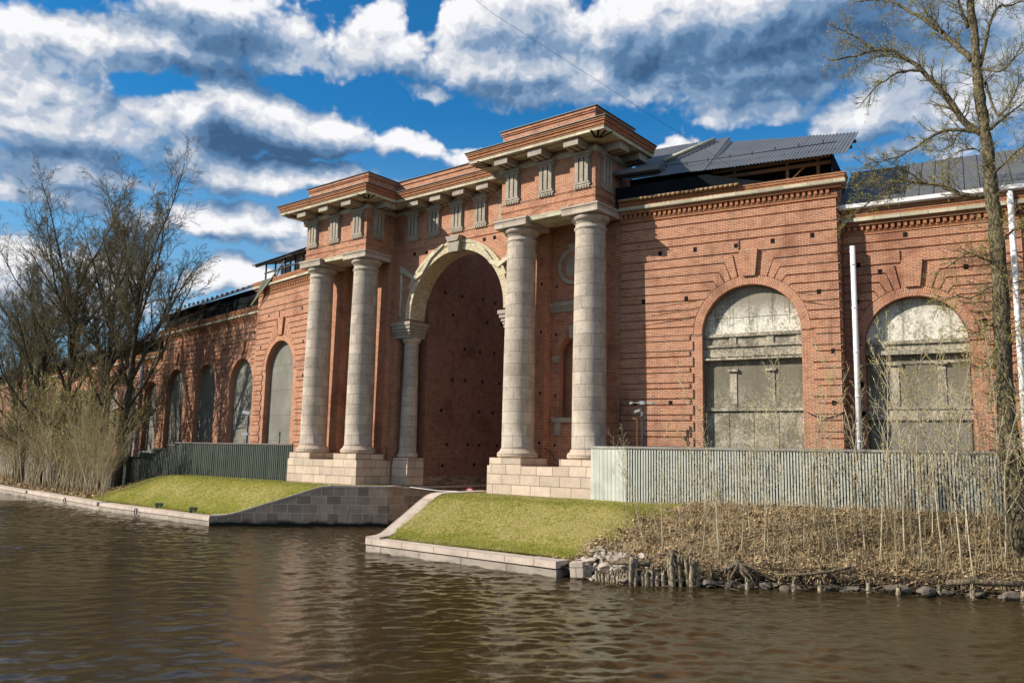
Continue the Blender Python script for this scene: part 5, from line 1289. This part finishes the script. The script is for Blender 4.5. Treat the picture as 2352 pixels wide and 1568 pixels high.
for k in range(240):
    px = 246*(1-((k+rng.random())/240)**1.15)-4; x, y = spot_left(px, rng.uniform(.4, 3.2 if px > 190 else 5.0))
    place(S3 if k % 5 < 3 else S4, x, y, GL(x, y), rng.uniform(.5, 1.2)*(.72 if px > 215 else 1.2 if px < 150 else 1))
# the poplar on the right bank, limbs sighted one by one
def crop(pts, Y0, dy=0):
    out = []
    for k, (a, c) in enumerate(pts):
        px, py = 1866+.4028*a, .4028*c; d = cf+cr*((px-1176)/1862.14)-cu*((py-784)/1862.14)
        Y = Y0+dy*k/(len(pts)-1); out.append(CAM+d*((Y-CAM.y)/d.y))
    return out
def smooth(P, n=4):
    out = []
    for k in range(len(P)-1):
        p0, p1, p2, p3 = P[max(k-1, 0)], P[k], P[k+1], P[min(k+2, len(P)-1)]
        for j in range(n):
            t = j/n; out.append(.5*((2*p1)+(p2-p0)*t+(2*p0-5*p1+4*p2-p3)*t*t+(3*p1-p0-3*p2+p3)*t**3))
    return out+[P[-1]]
rg = random.Random(31)
bx, by = 29.15, 1.9
trunk = [Vector((bx, by, GR(bx, by)-.3)), Vector((bx-.05, by, 3.5)), Vector((28.95, 2.0, 6.0))]+crop([(1090, 2100), (1075, 1750), (1060, 1500), (1045, 1300), (1020, 1100), (1005, 900), (985, 750), (960, 600), (945, 450), (935, 350), (925, 200), (905, 80), (900, -60), (890, -250), (880, -420)], 2.0)
LIMBS = [([(960, 760), (870, 700), (800, 600), (720, 500), (640, 415), (540, 340), (450, 290), (360, 290), (240, 320), (90, 345)], 2, -1.6, .15),
         ([(350, 287), (260, 220), (200, 185), (140, 160)], .8, -.6, .055), ([(610, 402), (500, 410), (430, 450), (360, 500), (280, 590)], 1.1, -.9, .06), ([(540, 345), (500, 330), (420, 320), (330, 335), (200, 400)], 1.0, 1.0, .05),
         ([(915, 340), (820, 260), (740, 190), (660, 130), (570, 75), (480, 25), (400, 0), (250, 10)], 2, 1.0, .12), ([(740, 190), (700, 130), (660, 90), (640, 60)], 2.2, -.6, .05),
         ([(960, 760), (850, 740), (760, 745), (680, 780), (600, 830), (520, 880), (410, 915), (320, 930)], 2, -1.4, .085), ([(860, 740), (820, 780), (790, 830), (700, 870)], 1.6, -.9, .04),
         ([(1015, 1120), (870, 1110), (800, 1085), (720, 1055), (640, 1045), (560, 1040), (500, 1030), (420, 1090), (300, 1170), (180, 1270)], 2, -.9, .095), ([(640, 1045), (560, 990), (480, 960), (380, 970), (300, 940)], 1.5, -.5, .035), ([(560, 1045), (480, 1090), (420, 1100), (350, 1060), (260, 1010)], 1.4, .6, .035),
         ([(1015, 740), (1080, 680), (1160, 620), (1230, 570)], 2, .8, .07), ([(960, 380), (1010, 150), (1060, 40), (1150, 30), (1210, -20)], 2, .9, .08), ([(890, 160), (850, 60), (830, 0), (800, -90)], 2, -.5, .08),
         ([(1020, 1000), (1100, 930), (1170, 860), (1240, 800)], 2, -1, .06), ([(1060, 1420), (1120, 1330), (1200, 1300), (1260, 1310)], 2, -.9, .06), ([(985, 470), (1040, 640), (1090, 640), (1150, 540), (1190, 420)], 2.1, -.8, .055),
         ([(1060, 1500), (980, 1480), (900, 1440), (800, 1500), (700, 1560)], 2, -1.2, .05), ([(940, 380), (1000, 400), (1090, 400), (1150, 330), (1200, 250)], 2, -1, .05), ([(1000, 900), (930, 850), (850, 860), (780, 900)], 2, 1.2, .045),
         ([(1065, 1620), (1000, 1640), (900, 1700), (800, 1690), (720, 1740)], 2, -1.0, .045), ([(1070, 1700), (1130, 1620), (1200, 1600)], 2, -.8, .045), ([(1080, 1900), (1000, 1850), (930, 1900), (850, 1880)], 2, -.8, .045), ([(1085, 2000), (1140, 1900), (1220, 1880)], 2, -.6, .045), ([(1090, 2150), (1030, 2080), (960, 2100), (900, 2060)], 2, -.8, .04)]
tr = MB(); cw_ = MB(); bb = MB()
tp = smooth(trunk); tr.tube([p+Vector((rg.gauss(0, .012), rg.gauss(0, .012), 0)) for p in tp], [.33*(1-.80*k/(len(tp)-1))+.05*rg.random()+(.10 if k < 3 else 0) for k in range(len(tp))], 14)
TSPEC = [(7, .11, .03, 5, (.4, 1.0), .5, .45, 4, .15), (5, .15, .03, 4, (.4, 1.0), .5, .5, 3, .1), (3, .2, .02, 0, (0, 0), 0, .0075, 3, 0)]
for P_, y0, dy, r in LIMBS:
    L_ = smooth(crop(P_, y0, dy), 4); m_ = len(L_)-1
    L_ = [p+Vector((rg.gauss(0, .015), rg.gauss(0, .015), rg.gauss(0, .015))) for p in L_]
    tr.tube(L_, [r*(1-.8*k/m_) for k in range(m_+1)], 8)
    ln = sum((L_[k+1]-L_[k]).length for k in range(m_)); nk = int(ln*6.5)+6
    for k in range(nk):
        t = .10+.9*(k+rg.random())/nk; q, d = at(L_, min(t, 1)); 
        ramify(rg, [cw_, cw_, cw_], (bb, 3, .03), q, side(rg, d, rg.uniform(.4, 1.15)), rg.uniform(.45, 1.35)*(1.1-.35*t), max(.012, r*.22*(1.1-t)), 0, TSPEC)
for k in range(150):     # epicormic shoots on the trunk
    q, d = at(tp, .06+.92*rg.random()**1.5); ramify(rg, [cw_, cw_, cw_], (bb, 3, .028), q, side(rg, d, rg.uniform(.7, 1.3)), rg.uniform(.5, 1.5), .015, 0, TSPEC)
t = empty('poplar_tree', (bx, by, 1.0), 'big rough barked poplar with arching limbs and fresh buds at the right edge', 'tree')
for b_, nm, mm in ((tr, 'trunk', BARK), (cw_, 'crown', TWIGP), (bb, 'buds', BUD)): o = b_.build(nm, mm, t); o.update_tag(); [o.__setitem__('kind', 'stuff') if nm == 'buds' else None]
